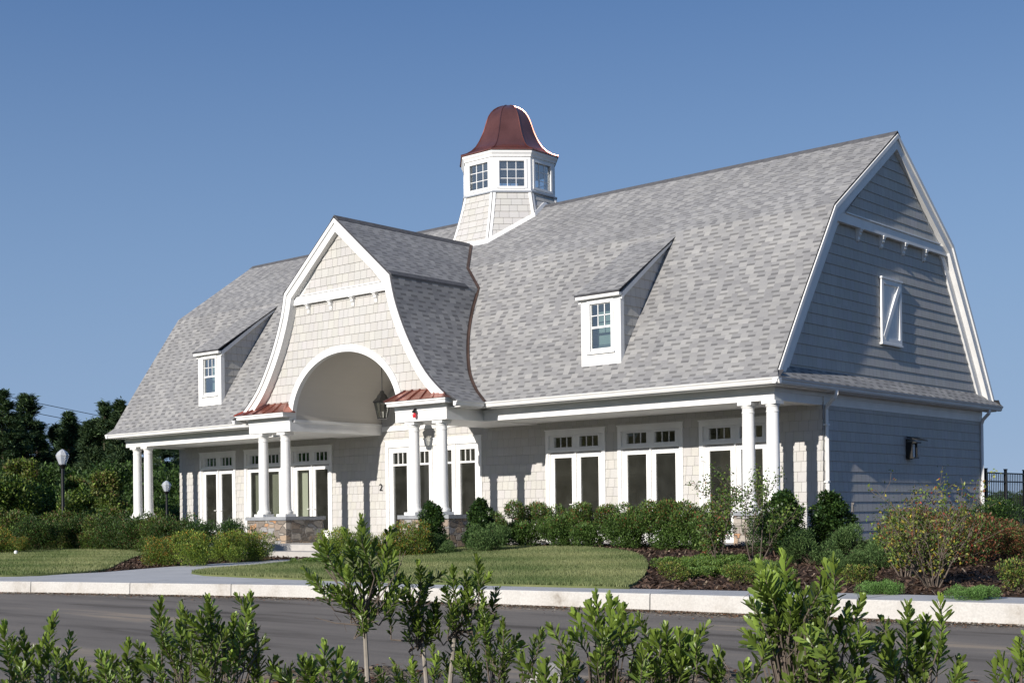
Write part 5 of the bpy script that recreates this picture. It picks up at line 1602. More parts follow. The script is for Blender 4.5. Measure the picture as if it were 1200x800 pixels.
proto('hedge_b', 111, 12000, 0.95, 1.45, 0.085, [(0.05, 0.075, 0.02), MG, YG, BR], [0.3, 0.35, 0.15, 0.2], nl=26, up=0.6)
proto('thicket', 112, 13000, 1.7, 3.6, 0.17, [(0.045, 0.075, 0.02), MG, YG, (0.10, 0.12, 0.035)], [0.3, 0.3, 0.2, 0.2], nl=34, up=0.3, lumpr=0.36, width=0.5)
proto('thicket_b', 113, 13000, 1.6, 4.2, 0.17, [(0.07, 0.10, 0.03), YG, (0.15, 0.16, 0.05), (0.13, 0.09, 0.045)], [0.35, 0.3, 0.2, 0.15], nl=30, up=0.2, lumpr=0.34, shape='cone', width=0.5)
proto('thicket_c', 114, 13000, 1.9, 3.4, 0.18, [DK, (0.04, 0.065, 0.022), MG], nl=32, up=0.3, lumpr=0.38, width=0.5)
proto('cover', 115, 6000, 0.62, 0.22, 0.035, [(0.07, 0.13, 0.03), (0.10, 0.16, 0.045), YG], nl=22, up=0.6, shape='flat', width=0.5, lumpr=0.5)
proto('yellowing', 116, 2600, 0.35, 0.38, 0.040, [YG, (0.20, 0.19, 0.045), MG, BR], [0.35, 0.2, 0.3, 0.15], nl=14, up=0.5)

def gz(x, y): return float(G(x, y)) - 0.01
# front hedge of the right wing (spirea), pixel column -> x, just in front of the porch
hx = [(-6.95, -1.35, 0.85, 'spirea_b', 'loose green shrub at the left end of the long hedge before the right wing'),
      (-5.72, -1.5, 1.08, 'spirea', 'second shrub of the reddish-tipped hedge, below the bare wall left of the first glass door'),
      (-4.6, -1.55, 1.0, 'spirea_b', 'third shrub of the reddish-tipped hedge, under the first pair of glass doors'),
      (-3.55, -1.7, 1.0, 'spirea', 'fourth shrub of the reddish-tipped hedge, between the first and second glass door units'),
      (-2.45, -1.9, 1.02, 'spirea_b', 'fifth shrub of the reddish-tipped hedge, under the second pair of glass doors'),
      (-1.35, -2.1, 1.05, 'spirea', 'sixth shrub of the reddish-tipped hedge, before the wall strip left of the last glass door'),
      (-0.35, -2.35, 1.0, 'spirea_b', 'last shrub at the right end of the reddish-tipped hedge, before the corner columns')]
for x, y, s_, k, lb in hx:
    bush(k, 'hedge_shrub', lb, 'shrub', (x, y, gz(x, y)), s_ * 1.07, group='hedge shrubs in front of the right wing')
def ray_ground(px, dist):
    p = at(px, dist); return (p.x, p.y, gz(p.x, p.y))
# (kind, px, distance, scale, zs, name, category, label)
SH = [
 ('juniper', 568, 29.3, 0.98, 1.0, 'round_shrub', 'shrub', 'bright green feathery round shrub between the portico and the long hedge'),
 ('holly', 506, 30.6, 0.98, 0.98, 'evergreen_shrub', 'shrub', 'dark pointed evergreen shrub just in front of the right portico columns'),
 ('holly', 562, 30.6, 0.95, 1.02, 'evergreen_shrub', 'shrub', 'dark pointed evergreen shrub right of the portico, behind the bright feathery round shrub'),
 ('juniper', 517, 29.2, 0.72, 1.0, 'round_shrub', 'shrub', 'small bright green shrub at the foot of the dark evergreen by the portico'),
 ('golden_b', 482, 29.0, 0.90, 1.0, 'low_shrub', 'shrub', 'orange-tinged low shrub at the foot of the right stone pier'),
 ('golden_b', 455, 29.2, 0.78, 0.9, 'low_shrub', 'shrub', 'yellow-green low shrub at the edge of the steps, left of the orange-tinged one'),
 ('golden', 395, 29.4, 0.85, 0.92, 'low_shrub', 'shrub', 'yellowish shrub right beside the entrance steps, behind the young foreground tree'),
 ('golden', 425, 29.6, 0.7, 0.9, 'low_shrub', 'shrub', 'small yellowish shrub between the steps and the right stone pier'),
 ('cover', 372, 28.6, 0.9, 0.8, 'ground_cover_plant', 'plant', 'low trailing green plant along the foot of the entrance steps'),
 ('golden_b', 186, 31.3, 0.72, 1.05, 'golden_shrub', 'shrub', 'orange-tipped golden shrub, leftmost of the row beside the path'),
 ('golden', 225, 30.6, 0.80, 1.08, 'golden_shrub', 'shrub', 'golden-green shrub, second from the left in the row beside the path'),
 ('golden', 268, 32.4, 0.80, 1.05, 'golden_shrub', 'shrub', 'golden-green shrub, third in the row beside the path'),
 ('golden', 300, 33.0, 0.82, 0.95, 'golden_shrub', 'shrub', 'golden-green shrub against the left stone pier'),
 ('inkberry', 240, 37.0, 1.0, 1.25, 'evergreen_shrub', 'shrub', 'dark evergreen shrub before the leftmost glass doors'),
 ('inkberry', 274, 36.0, 0.95, 1.35, 'evergreen_shrub', 'shrub', 'dark evergreen shrub between the leftmost glass doors and the stone pier'),
 ('holly', 919, 24.6, 1.12, 0.86, 'evergreen_shrub', 'shrub', 'dense dark conical evergreen just right of the corner columns'),
 ('holly', 972, 25.2, 1.10, 0.82, 'evergreen_shrub', 'shrub', 'dense dark conical evergreen at the building corner, under the downspout'),
 ('juniper', 948, 22.6, 0.82, 1.05, 'mounded_shrub', 'shrub', 'soft green mounded shrub in front of the two conical evergreens'),
 ('juniper', 1005, 23.4, 0.86, 1.0, 'mounded_shrub', 'shrub', 'soft green mounded shrub right of the corner evergreen, rearmost of the mounds'),
 ('juniper', 996, 20.8, 0.62, 0.9, 'mounded_shrub', 'shrub', 'small soft green mounded shrub, second from the left and nearest the walk'),
 ('juniper', 1045, 21.6, 0.80, 1.0, 'mounded_shrub', 'shrub', 'soft green mounded shrub left of the bare-stemmed bush'),
 ('russet', 1068, 24.2, 0.85, 1.0, 'russet_shrub', 'shrub', 'red-brown shrub behind the bare-stemmed bush, near the side wall'),
 ('russet', 1128, 21.8, 0.95, 0.95, 'russet_shrub', 'shrub', 'red-brown shrub right of the bare-stemmed bush'),
 ('russet', 1165, 23.6, 0.8, 0.8, 'russet_shrub', 'shrub', 'red-brown shrub before the black fence'),
 ('russet', 1200, 22.6, 0.75, 0.75, 'russet_shrub', 'shrub', 'low brownish shrub cut by the right edge of the photo'),
 ('inkberry', 1163, 28.0, 1.05, 1.0, 'evergreen_shrub', 'shrub', 'bright dark-green shrub in front of the black metal fence'),
 ('inkberry', 895, 25.8, 0.75, 1.2, 'evergreen_shrub', 'shrub', 'dark shrub against the stone pier of the corner columns'),
 ('mound', 1028, 17.25, 0.68, 1.0, 'mound_plant', 'plant', 'small bright green mound plant at the walk edge, below the mounded shrubs'),
 ('mound', 1136, 16.3, 0.70, 0.9, 'mound_plant', 'plant', 'small bright green mound plant at the walk edge, below the bare-stemmed bush'),
 ('mound', 918, 18.0, 0.6, 0.9, 'mound_plant', 'plant', 'small bright green mound plant partly behind the tall foreground shrub'),
 ('yellowing', 868, 19.6, 0.75, 0.9, 'low_plant', 'plant', 'yellowing low plant in the mulch, right of the kidney-shaped lawn'),
 ('yellowing', 790, 20.5, 0.8, 0.9, 'low_plant', 'plant', 'yellowing low plant at the right tip of the lawn'),
 ('yellowing', 1005, 19.0, 0.8, 0.85, 'low_plant', 'plant', 'olive low plant between the mounded shrubs and the walk'),
 ('yellowing', 1196, 17.6, 0.9, 1.1, 'low_plant', 'plant', 'olive low plant at the right edge of the photo near the walk'),
]
for kd, px, dist, s_, zs, nm, ct_, lb in SH:
    bush(kd, nm, lb, ct_, ray_ground(px, dist), s_, zs=zs)
for i, (px, dist, s_) in enumerate([(800, 23.0, 1.0), (828, 22.4, 0.9), (852, 23.2, 0.95), (845, 20.9, 0.9), (815, 21.2, 0.7), (885, 22.0, 0.75), (895, 20.6, 0.8)]):
    bush('cover', 'ground_cover_plant', 'flat pale green creeping plant on the mulch between lawn tip and corner evergreens', 'plant', ray_ground(px, dist), s_, group='creeping plants on the mulch')

# left hedge rows beyond the lawn
hr_ = [(-8, 44.5, 1.0, 'golden_b'), (22, 46, 0.62, 'golden_b'), (45, 47.5, 0.8, 'hedge'), (72, 50, 0.92, 'hedge_b'), (95, 49, 0.85, 'hedge'), (118, 47.5, 0.8, 'hedge_b'), (140, 46, 0.86, 'hedge'), (162, 44.0, 0.82, 'hedge'), (186, 42.0, 0.75, 'hedge_b'), (208, 41.0, 0.78, 'hedge'), (4, 50, 1.0, 'hedge_b')]
names_l = ['orange-tinged shrub cut by the left edge of the photo', 'small orange-tinged shrub near the left edge, beyond the lawn', 'dark shrub beyond the left lawn, left of the near lamp post', 'olive shrub directly below the near lamp post', 'dark shrub just right of the near lamp post', 'olive shrub midway between the lamp post and the leftmost columns', 'dark shrub left of the leftmost column pair', 'dark shrub under the leftmost column pair', 'olive shrub just right of the leftmost column pair', 'dark shrub before the left corner of the wall', 'olive shrub behind the orange-tinged one at the left edge']
for (px, dist, s_, k), lb in zip(hr_, names_l):
    p = at(px, dist); bush(k, 'border_shrub', lb, 'shrub', (p.x, p.y, -1.12), s_, group='shrubs along the far edge of the left lawn')
th = [(-30, 62, 1.0, 'thicket_b'), (2, 58, 0.95, 'thicket'), (24, 64, 1.05, 'thicket_b'), (48, 66, 0.95, 'thicket'), (66, 72, 0.95, 'thicket_c'), (92, 66, 0.85, 'thicket_b'), (104, 60, 0.78, 'thicket'), (126, 60, 0.86, 'thicket_b'), (146, 64, 0.82, 'thicket_c'), (170, 60, 0.58, 'thicket'), (190, 66, 0.55, 'thicket_c'), (206, 62, 0.55, 'thicket_c'), (225, 64, 0.8, 'thicket_c'), (250, 66, 0.9, 'thicket'), (-60, 66, 1.1, 'thicket')]
lb_t = {'thicket': 'mid green leafy sapling in the left thicket', 'thicket_b': 'tall pale yellow-green sapling in the left thicket', 'thicket_c': 'dark bushy sapling in the left thicket'}
plc = ['beyond the left edge of the photo', 'at the very left edge of the photo', 'third from the left edge', 'left of the near lamp post', 'directly behind the near lamp post', 'just right of the near lamp post', 'midway between lamp post and columns', 'left of the leftmost columns', 'right behind the leftmost columns', 'between the leftmost columns, low', 'beside the far lamp post', 'between the far lamp post and the wall corner', 'hidden mostly by the left wall corner', 'behind the left wing', 'far outside left']
for (px, dist, s_, k), pz in zip(th, plc):
    p = at(px, dist); bush(k, 'sapling', lb_t[k] + ', ' + pz, 'young tree', (p.x, p.y, -1.3), s_, group='saplings behind the left lawn')

# conifers on the skyline
def conifer_mesh(seed, H, n_wh, n, spread, gap):
    rng = np.random.default_rng(seed); L = Leaves(); tr = MB()
    tr.tube([(0, 0, 0), (0.05, 0.05, H * 0.5), (0, 0, H * 0.98)], [H * 0.018, H * 0.011, 0.02], seg=7)
    Ps = []; Ds = []
    z = H * 0.06; wh = 0
    while z < H * 0.97:
        t = z / H; R = spread * H * (1 - t) ** 0.75 * (0.55 if t < 0.12 else 1)
        nb = rng.integers(4, 7)
        for b in range(nb):
            a = rng.uniform(0, 6.283); r_ = R * rng.uniform(0.55, 1.18)
            if rng.random() < gap: continue
            dz = rng.uniform(-0.05, 0.25) * r_ * (1.0 if t > 0.6 else 0.5)
            e = np.array([r_ * math.cos(a), r_ * math.sin(a), dz])
            tr.tube([(0, 0, z), (e[0] * 0.5, e[1] * 0.5, z + dz * 0.3), (e[0], e[1], z + dz)], [0.05, 0.03, 0.01], seg=4, caps=False)
            m_ = int(18 + 46 * r_ / (spread * H))
            f = rng.random(m_) ** 0.7
            P = np.c_[e[0] * f, e[1] * f, z + dz * f ** 2] + rng.normal(0, 0.08 * r_ + 0.04, (m_, 3)) * np.array([1, 1, 0.35])
            Ps.append(P); Ds.append(np.tile(e / (np.linalg.norm(e) + 1e-6), (m_, 1)))
        z += H / n_wh * rng.uniform(0.7, 1.3)
    P = np.concatenate(Ps); D = np.concatenate(Ds); k = len(P)
    rep = max(1, n // k); P = np.repeat(P, rep, 0) + rng.normal(0, 0.10, (k * rep, 3)); D = np.repeat(D, rep, 0); k = len(P)
    D = D + rnd_dirs(rng, k) * 0.6 + np.array([0, 0, 0.15])
    L.add(P, D, rnd_dirs(rng, k) * 0.5 + np.array([0, 0, 1]), rng.uniform(0.20, 0.42, k), rng.uniform(0.05, 0.11, k), pal(rng, k, [(0.060, 0.10, 0.056), (0.09, 0.145, 0.07), (0.14, 0.20, 0.085)], [0.4, 0.4, 0.2]))
    return L, tr
CON = []
for sd, H, wh, sp, gp in ((201, 10.0, 34, 0.22, 0.10), (202, 10.0, 26, 0.27, 0.25), (203, 10.0, 38, 0.19, 0.06)):
    L, tr = conifer_mesh(sd, H, wh, 28000, sp, gp)
    a = L.mesh('conifer_crown', NEEDLE); b = tr.build('conifer_trunk', BARK); CON.append((a.data, b.data))
    bpy.data.objects.remove(a); bpy.data.objects.remove(b)
# (px, distance, top pixel row at this column, type)
cf = [(-40, 105, 470, 0), (-18, 112, 474, 1), (5, 100, 466, 1), (33, 108, 470, 1), (52, 120, 522, 2), (66, 110, 504, 2), (82, 104, 488, 0), (104, 100, 500, 2), (124, 100, 478, 2), (143, 96, 476, 2), (160, 112, 498, 2), (176, 118, 516, 0), (192, 100, 512, 1), (210, 108, 506, 0), (74, 116, 508, 0), (95, 118, 505, 0), (113, 114, 497, 1), (133, 118, 494, 0), (152, 120, 500, 0), (44, 118, 500, 0), (20, 118, 490, 0), (235, 110, 500, 2), (262, 112, 505, 0), (-70, 110, 480, 1)]
hh_ = ['leftmost outside the frame', 'cut by the left edge', 'tall and open, at the left edge', 'tall with a gap of sky left of it', 'low, in the dip of the skyline', 'left of the near lamp post', 'behind the near lamp post', 'tallest one right of the near lamp post', 'broad, middle group', 'slender, just left of the roof corner', 'behind the roof corner', 'seen between the leftmost columns', 'beside the far lamp post', 'right of the far lamp post', 'back row, behind the near lamp globe', 'back row, second right of the lamp globe', 'back row, third right of the lamp globe', 'in the back row near the power line end', 'in the back row by the roof corner', 'in the back row left of the sky dip', 'in the back row behind the left edge pair', 'hidden behind the left wing', 'further behind the left wing', 'far outside the frame']
for i, (px, dist, ty, k) in enumerate(cf):
    zt_ = (607.6 - ty) / FPX * dist * 0.999 + 0.2
    H = (zt_ + 1.4)
    p = at(px, dist, -1.4)
    root = empty('conifer', p, i * 1.3); s_ = H / 10.0; root.scale = (s_ * 1.05, s_ * 1.05, s_)
    tag(root, 'dark evergreen tree on the left skyline, ' + hh_[i], 'tree', 'evergreens behind the left lawn')
    for dd, nm in zip(CON[k], ('crown', 'trunk')):
        o = bpy.data.objects.new(nm, dd); col.objects.link(o); o.parent = root

# mixed dark woodland edge closing the gap under the skyline trees
for i, (px, dist) in enumerate([(-30, 92), (0, 90), (28, 94), (58, 92), (86, 94), (112, 90), (138, 92), (165, 94), (190, 92), (215, 90), (245, 92)]):
    p = at(px, dist, -1.4)
    r = bush('thicket_c', 'dark_sapling', 'dark bushy young tree in the shade under the evergreens, ' + ['outside the left edge', 'at the left edge', 'under the tall left evergreens', 'under the dip of the skyline', 'behind the near lamp post', 'right of the near lamp post', 'under the slender evergreen', 'behind the leftmost columns', 'behind the far lamp post', 'at the left wall corner', 'behind the left wing'][i], 'young tree', p, 1.45, group='dark young trees under the evergreens')

# far low tree line on the right, beyond the fence
for i, (px, dist) in enumerate([(1150, 150), (1168, 160), (1186, 155), (1204, 150), (1225, 158)]):
    p = at(px, dist, -1.4)
    bush('thicket_c', 'far_tree', 'far low bush seen through the black fence, ' + ['behind the wall corner', 'second from the wall corner', 'near the right edge', 'cut by the right edge', 'outside the right edge'][i], 'tree', p, 0.9, group='far bushes beyond the fence')

for i in range(26):
    x = -225 + i * 8.6 + (i % 3) * 1.5; y = -100 - (i % 4) * 5 + i * 0.5
    bush(['thicket_c', 'thicket', 'thicket_c'][i % 3], 'roadside_tree', 'broad green tree across the road, outside the photo, mirrored in the glass doors', 'tree', (x, y, -1.5), 4.3 + 0.5 * math.sin(i * 2.1), group='trees across the road')

# ---- sparse branching shrub in the right bed
def open_shrub(name, label, pos, H, R, nst, nleaf, seed, cols, w, leaf=0.05, bark=None, spread=1.0, berries=0):
    rng = np.random.default_rng(seed); rr = random.Random(seed)
    root = empty(name, pos, 0); tag(root, label, 'shrub')
    L = Leaves(); st = MB(); tips = []
    def branch(p, d, ln, r, depth):
        pts = [Vector(p)]; dd = Vector(d).normalized(); n_ = 5
        for i in range(n_):
            dd = (dd + Vector((rr.gauss(0, 0.13), rr.gauss(0, 0.13), rr.gauss(0.05, 0.08)))).normalized()
            pts.append(pts[-1] + dd * ln / n_)
        st.tube(pts, [max(0.0026, 0.75 * r * (1 - 0.75 * i / n_)) for i in range(n_ + 1)], seg=5, caps=False)
        if depth < 2:
            for k in range(rr.randint(3, 4)):
                i = rr.randint(1, n_ - 1)
                d2 = (dd + Vector((rr.gauss(0, 0.55), rr.gauss(0, 0.55), rr.gauss(0.1, 0.3)))).normalized()
                branch(pts[i], d2, ln * rr.uniform(0.4, 0.65), r * 0.5, depth + 1)
        if depth >= 1:
            for i in range(1, n_ + 1): tips.append((pts[i], dd))
    for k in range(nst):
        a = 6.283 * k / nst + rr.uniform(-0.3, 0.3); t = rr.uniform(0.1, 0.75) * spread
        branch(Vector((0.07 * math.cos(a), 0.07 * math.sin(a), -0.02)), (math.cos(a) * t, math.sin(a) * t, 1), H * rr.uniform(0.6, 0.95), 0.016, 0)
    T = np.array([p for p, d in tips]); k = rng.integers(0, len(T), nleaf)
    P = T[k] + rng.normal(0, 0.05, (nleaf, 3))
    P = P[P[:, 2] > 0.08]; n = len(P)
    L.add(P, rnd_dirs(rng, n) + np.array([0, 0, 0.2]), rnd_dirs(rng, n) + np.array([0, 0, 0.8]), rng.uniform(0.6, 1.3, n) * leaf, rng.uniform(0.4, 0.7, n) * leaf, pal(rng, n, cols, w))
    L.mesh('foliage', LEAF, root); st.build('stems', bark or TWIG, root)
    return root
TWIG = mat('twig_bark', (0.13, 0.105, 0.085), 0.85, 0.1, noise=0.3, nscale=14)
open_shrub('bare_stemmed_bush', 'large open bush with many bare stems and thin yellow-green leaves before the side wall', ray_ground(1092, 18.4), 1.28, 0.9, 16, 3300, 301, [YG, (0.20, 0.22, 0.05), YEL, RUST, MG, RED_L], [0.36, 0.22, 0.10, 0.07, 0.21, 0.04], 0.048, spread=1.15)
open_shrub('leaning_bush', 'thin leggy bush with sparse green and yellow leaves in front of the corner columns', ray_ground(838, 23.2), 1.25, 0.6, 6, 2300, 302, [LG, YG, MG, RUST], [0.35, 0.3, 0.25, 0.1], 0.055, spread=0.75)
open_shrub('young_rose_bush', 'slender bare-twigged bush with few leaves reaching up the corner columns', ray_ground(885, 22.4), 1.60, 0.5, 4, 1300, 303, [LG, YG, MG], None, 0.055, spread=0.4)
open_shrub('leggy_bush', 'sparse twiggy bush with yellow-green leaves left of the bare-stemmed bush', ray_ground(1060, 20.2), 0.85, 0.6, 7, 2000, 304, [YG, LG, YEL], [0.5, 0.35, 0.15], 0.05, spread=0.9)
# pale trellis-like dead stalk by the wall corner
ds_ = MB(); rr = random.Random(5)
for k in range(4):
    ds_.tube([(rr.uniform(-0.04, 0.04), rr.uniform(-0.04, 0.04), 0), (rr.uniform(-0.05, 0.05), rr.uniform(-0.05, 0.05), 0.45), (rr.uniform(-0.08, 0.08), rr.uniform(-0.06, 0.06), 0.85)], [0.014, 0.011, 0.006], seg=5)
o = ds_.build('dead_stalk', BARK_GREY, None, loc=ray_ground(997, 26.2)); tag(o, 'bundle of pale dead stalks by the side wall, right of the corner evergreen', 'dead plant')

# ---- fence at the right
fr_ = empty('metal_fence', (0.06, 11.6, -0.85)); tag(fr_, 'black metal picket fence running back from the right rear corner of the building', 'fence')
YF0 = 11.45
for i in range(11):
    b = MB(); y = YF0 + i * 1.45 - 11.6
    b.box(-0.035, 0.035, y - 0.035, y + 0.035, -0.4, 1.90); b.box(-0.045, 0.045, y - 0.045, y + 0.045, 1.90, 1.93)
    b.build('post', BLACK, fr_)
for z in (0.18, 1.56, 1.80):
    b = MB(); b.box(-0.018, 0.018, YF0 - 11.6, YF0 + 14.5 - 11.6, z - 0.02, z + 0.02); b.build('rail', BLACK, fr_)
for i in range(10):
    for j in range(1, 11):
        y = YF0 + i * 1.45 + j * 1.45 / 11 - 11.6
        b = MB(); b.box(-0.009, 0.009, y - 0.009, y + 0.009, 0.05, 1.80)
        if i == 0 and j == 1: pk = b.build('picket', BLACK, fr_); py0 = y
        else:
            c = pk.copy(); col.objects.link(c); c.parent = fr_; c.location = (0, y - py0, 0)

# ---- lamp posts
def lamp_post(px, dist, H, label):
    root = empty('lamp_post', at(px, dist, -1.2)); tag(root, label, 'lamp post', 'lamp posts at the left')
    p = MB(); p.lathe([(0.16, 0), (0.16, 0.12), (0.11, 0.2), (0.085, 0.5), (0.07, 0.6), (0.06, H - 0.75), (0.09, H - 0.72), (0.11, H - 0.66), (0.16, H - 0.62), (0.16, H - 0.58), (0.001, H - 0.57)], 0, 0, 12); p.build('pole', BLACK, root, smooth=True)
    g_ = MB(); g_.lathe([(0.14, H - 0.575), (0.25, H - 0.30), (0.27, H - 0.22), (0.20, H - 0.10), (0.10, H - 0.02), (0.03, H + 0.02), (0.001, H + 0.03)], 0, 0, 8); g_.build('globe', GLOBE, root)
    return root
lamp_post(74, 56, 3.92, 'tall black lamp post with pale faceted globe beyond the left lawn')
lp2 = lamp_post(195.5, 58, 3.62, 'distant black lamp post with pale globe seen right of the leftmost columns')
lp2.scale = (0.75, 0.75, 0.75)

# ---- power lines behind the trees
for i, (za, zb2) in enumerate(((14.1, 9.2), (12.9, 8.2))):
    a = at(-60, 150); b = at(330, 185)
    pts = []
    for k in range(25):
        t = k / 24; p = a.lerp(b, t); pts.append((p.x, p.y, za + (zb2 - za) * t - 0.35 * 4 * t * (1 - t)))
    m_ = MB(); m_.tube(pts, 0.035, seg=4)
    o = m_.build('power_line', IRON, None); tag(o, ['upper', 'lower'][i] + ' of the two thin overhead power lines behind the left trees', 'power line', 'overhead power lines')
# small white ground light near the left edge
gl_ = MB(); gl_.lathe([(0.02, 0), (0.02, 0.06), (0.05, 0.07), (0.055, 0.12), (0.03, 0.16), (0.001, 0.165)], 0, 0, 10); o = gl_.build('garden_light', TRIM, None, loc=at(18, 42.5, -1.1)); tag(o, 'tiny white garden light at the edge of the left lawn', 'garden light')

rng = np.random.default_rng(77)
kc = np.array(KC); n = 14000
si = rng.uniform(20, len(kc) - 22, n); i0 = si.astype(int); fr = (si - i0)[:, None]
Pk = kc[i0] * (1 - fr) + kc[i0 + 1] * fr; Tk = kc[i0 + 1] - kc[i0]; Tk /= np.linalg.norm(Tk, axis=1, keepdims=True)
off_ = rng.exponential(0.16, n)[:, None]
Pk = Pk - np.c_[-Tk[:, 1], Tk[:, 0]] * off_
a = rng.uniform(0, 6.28, n); Ls = rng.uniform(0.006, 0.022, n); Ws = rng.uniform(0.004, 0.012, n)
V = np.zeros((n, 4, 3))
for i, (p, q) in enumerate(((-1, -1), (1, -1), (1, 1), (-1, 1))):
    V[:, i] = np.c_[Pk[:, 0] + np.cos(a) * Ls * p - np.sin(a) * Ws * q, Pk[:, 1] + np.sin(a) * Ls * p + np.cos(a) * Ws * q, -1.288 + rng.uniform(0, 0.012, n)]
o = np_mesh('road_grit', V.reshape(-1, 3), np.arange(n * 4).reshape(n, 4), pal(rng, n, [(0.30, 0.26, 0.20), (0.12, 0.09, 0.06), (0.20, 0.10, 0.05)]), CHIP)
tag(o, 'fine grit and dry leaf bits lying on the asphalt along the foot of the kerb', 'grit', kind='stuff')

# ================================================================== FOREGROUND
def bed_h(x, y):
    d = np.hypot(x - CAM.x, y - CAM.y)
    n = 0.07 * np.sin(x * 2.3 + y * 1.1) + 0.05 * np.sin(x * 5.1 - y * 3.7) + 0.03 * np.sin(x * 11 + y * 9)
    return -1.16 + n * 0.8 - 0.16 * ss((d - 8.3) / 1.6)
fb_poly = catmull([(2.4, -24.5), (4.4, -20.9), (5.6, -19.7), (6.6, -18.5), (7.1, -17.75), (7.75, -17.35), (8.3, -17.35), (8.6, -16.75), (9.2, -16.3), (9.8, -15.95), (10.4, -16.3), (11.1, -16.6), (12.2, -16.7), (15, -16.5), (22, -18), (26, -22)], 4) + [(27, -34), (4, -34)]
cdt_sheet('soil_bed', fb_poly, 0.28, lambda x, y: float(bed_h(x, y)), SOIL, jitter=0.35)
# stones in the bed edge
rr = random.Random(9)
def rock(pos, s_, seed):
    r_ = random.Random(seed); bm = bmesh.new(); bmesh.ops.create_icosphere(bm, subdivisions=2, radius=1)
    ax = (s_ * r_.uniform(0.8, 1.3), s_ * r_.uniform(0.7, 1.1), s_ * r_.uniform(0.45, 0.7))
    for v in bm.verts:
        n = v.co.normalized(); k = 1 + 0.16 * math.sin(n.x * 5 + seed) + 0.13 * math.sin(n.y * 7 + n.z * 4 + seed * 2)
        v.co = Vector((n.x * ax[0] * k, n.y * ax[1] * k, n.z * ax[2] * k))
    me = bpy.data.meshes.new('stone'); bm.to_mesh(me); bm.free(); me.materials.append(ROCK)
    o = bpy.data.objects.new('stone', me); col.objects.link(o); o.location = pos; o.rotation_euler = (0, 0, r_.uniform(0, 6)); return o
for i, (px, dist, s_) in enumerate([(648, 8.1, 0.16), (662, 7.7, 0.13), (345, 8.0, 0.09), (686, 7.6, 0.10), (500, 8.6, 0.07), (524, 8.9, 0.05), (815, 8.7, 0.06), (900, 8.3, 0.05), (1010, 8.6, 0.06), (1135, 8.4, 0.09), (1160, 8.3, 0.07), (592, 8.8, 0.06)]):
    p = at(px, dist); o = rock((p.x, p.y, float(bed_h(p.x, p.y)) + s_ * 0.2), s_, 20 + i)
    tag(o, 'pale stone on the bare soil by the road, ' + ['largest one below the middle bush', 'beside the largest stone', 'left one near the dark shadow', 'third of the middle cluster', 'small, left of the leaning young tree', 'tiny, near the leaning young tree', 'small, between two foreground bushes', 'small, left of the tallest bush', 'small, right of the tallest bush', 'near the bottom right corner', 'second near the bottom right corner', 'small, right of the leaning young tree'][i], 'stone', 'stones in the near soil')
# debris clods
rng = np.random.default_rng(17)
n = 9000
X = rng.uniform(3, 14, n); Y = rng.uniform(-21, -15.5, n); k = inside(fb_poly, X, Y); X = X[k]; Y = Y[k]; n = len(X)
Z = bed_h(X, Y) + 0.01
a = rng.uniform(0, 6.28, n); Ls = rng.uniform(0.01, 0.045, n); Ws = rng.uniform(0.006, 0.02, n)
V = np.zeros((n, 4, 3))
for i, (p, q) in enumerate(((-1, -1), (1, -1), (1, 1), (-1, 1))):
    V[:, i] = np.c_[X + np.cos(a) * Ls * p - np.sin(a) * Ws * q, Y + np.sin(a) * Ls * p + np.cos(a) * Ws * q, Z + rng.uniform(0, 0.02, n)]
o = np_mesh('soil_litter', V.reshape(-1, 3), np.arange(n * 4).reshape(n, 4), pal(rng, n, [(0.10, 0.07, 0.045), (0.22, 0.17, 0.12), (0.16, 0.07, 0.04)]), CHIP)
tag(o, 'dry leaf litter and clods scattered over the bare soil at the near road edge', 'litter', kind='stuff')

def shoot(L, st, p0, p1, rng, leaf=0.055, nleaf=26, bright=1.0, r0=0.004, bare=0.1, kinds=None):
    """an upright twig from p0 to p1 clothed in spiralling leaves, crowded at the tip"""
    p0, p1 = np.array(p0, float), np.array(p1, float)
    ax = p1 - p0; ln = np.linalg.norm(ax); ax = ax / ln
    side = np.cross(ax, [0.3, 0.5, 0.2]); side /= np.linalg.norm(side); s2 = np.cross(ax, side)
    bend = side * rng.normal(0, 0.05) * ln + s2 * rng.normal(0, 0.05) * ln
    def cv(t): return p0 + (p1 - p0) * t + bend * math.sin(math.pi * t)
    st.tube([cv(t) for t in (0, 0.33, 0.66, 0.97)], [r0 * 0.7, r0 * 0.6, r0 * 0.45, r0 * 0.3], seg=5, caps=False)
    ph = rng.uniform(0, 6.28)
    for i in range(nleaf):
        t = bare + (1 - bare) * (i / (nleaf - 1)) ** 0.85
        ph += 2.399 + rng.normal(0, 0.15)
        out = side * math.cos(ph) + s2 * math.sin(ph)
        tipness = max(0, (t - 0.72) / 0.28)
        el = 0.75 + 0.2 * rng.normal() * 0.6 + tipness * 1.5
        D = out + ax * el + rng.normal(0, 0.12, 3)
        if rng.random() < 0.06: continue
        lf = leaf * (0.70 + 0.38 * math.sin(math.pi * min(1, t * 0.9))) * rng.uniform(0.58, 1.15) * (1 - 0.35 * tipness ** 2)
        young = 0.35 + 0.65 * t  # young upper leaves are yellower, with lit highlights put into their colour
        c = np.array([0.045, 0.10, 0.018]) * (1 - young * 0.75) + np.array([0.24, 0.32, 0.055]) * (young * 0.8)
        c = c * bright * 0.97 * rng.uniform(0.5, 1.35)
        L.add(cv(t), D, ax + out * -0.4 + rng.normal(0, 0.25, 3), lf, lf * rng.uniform(0.30, 0.40), c)

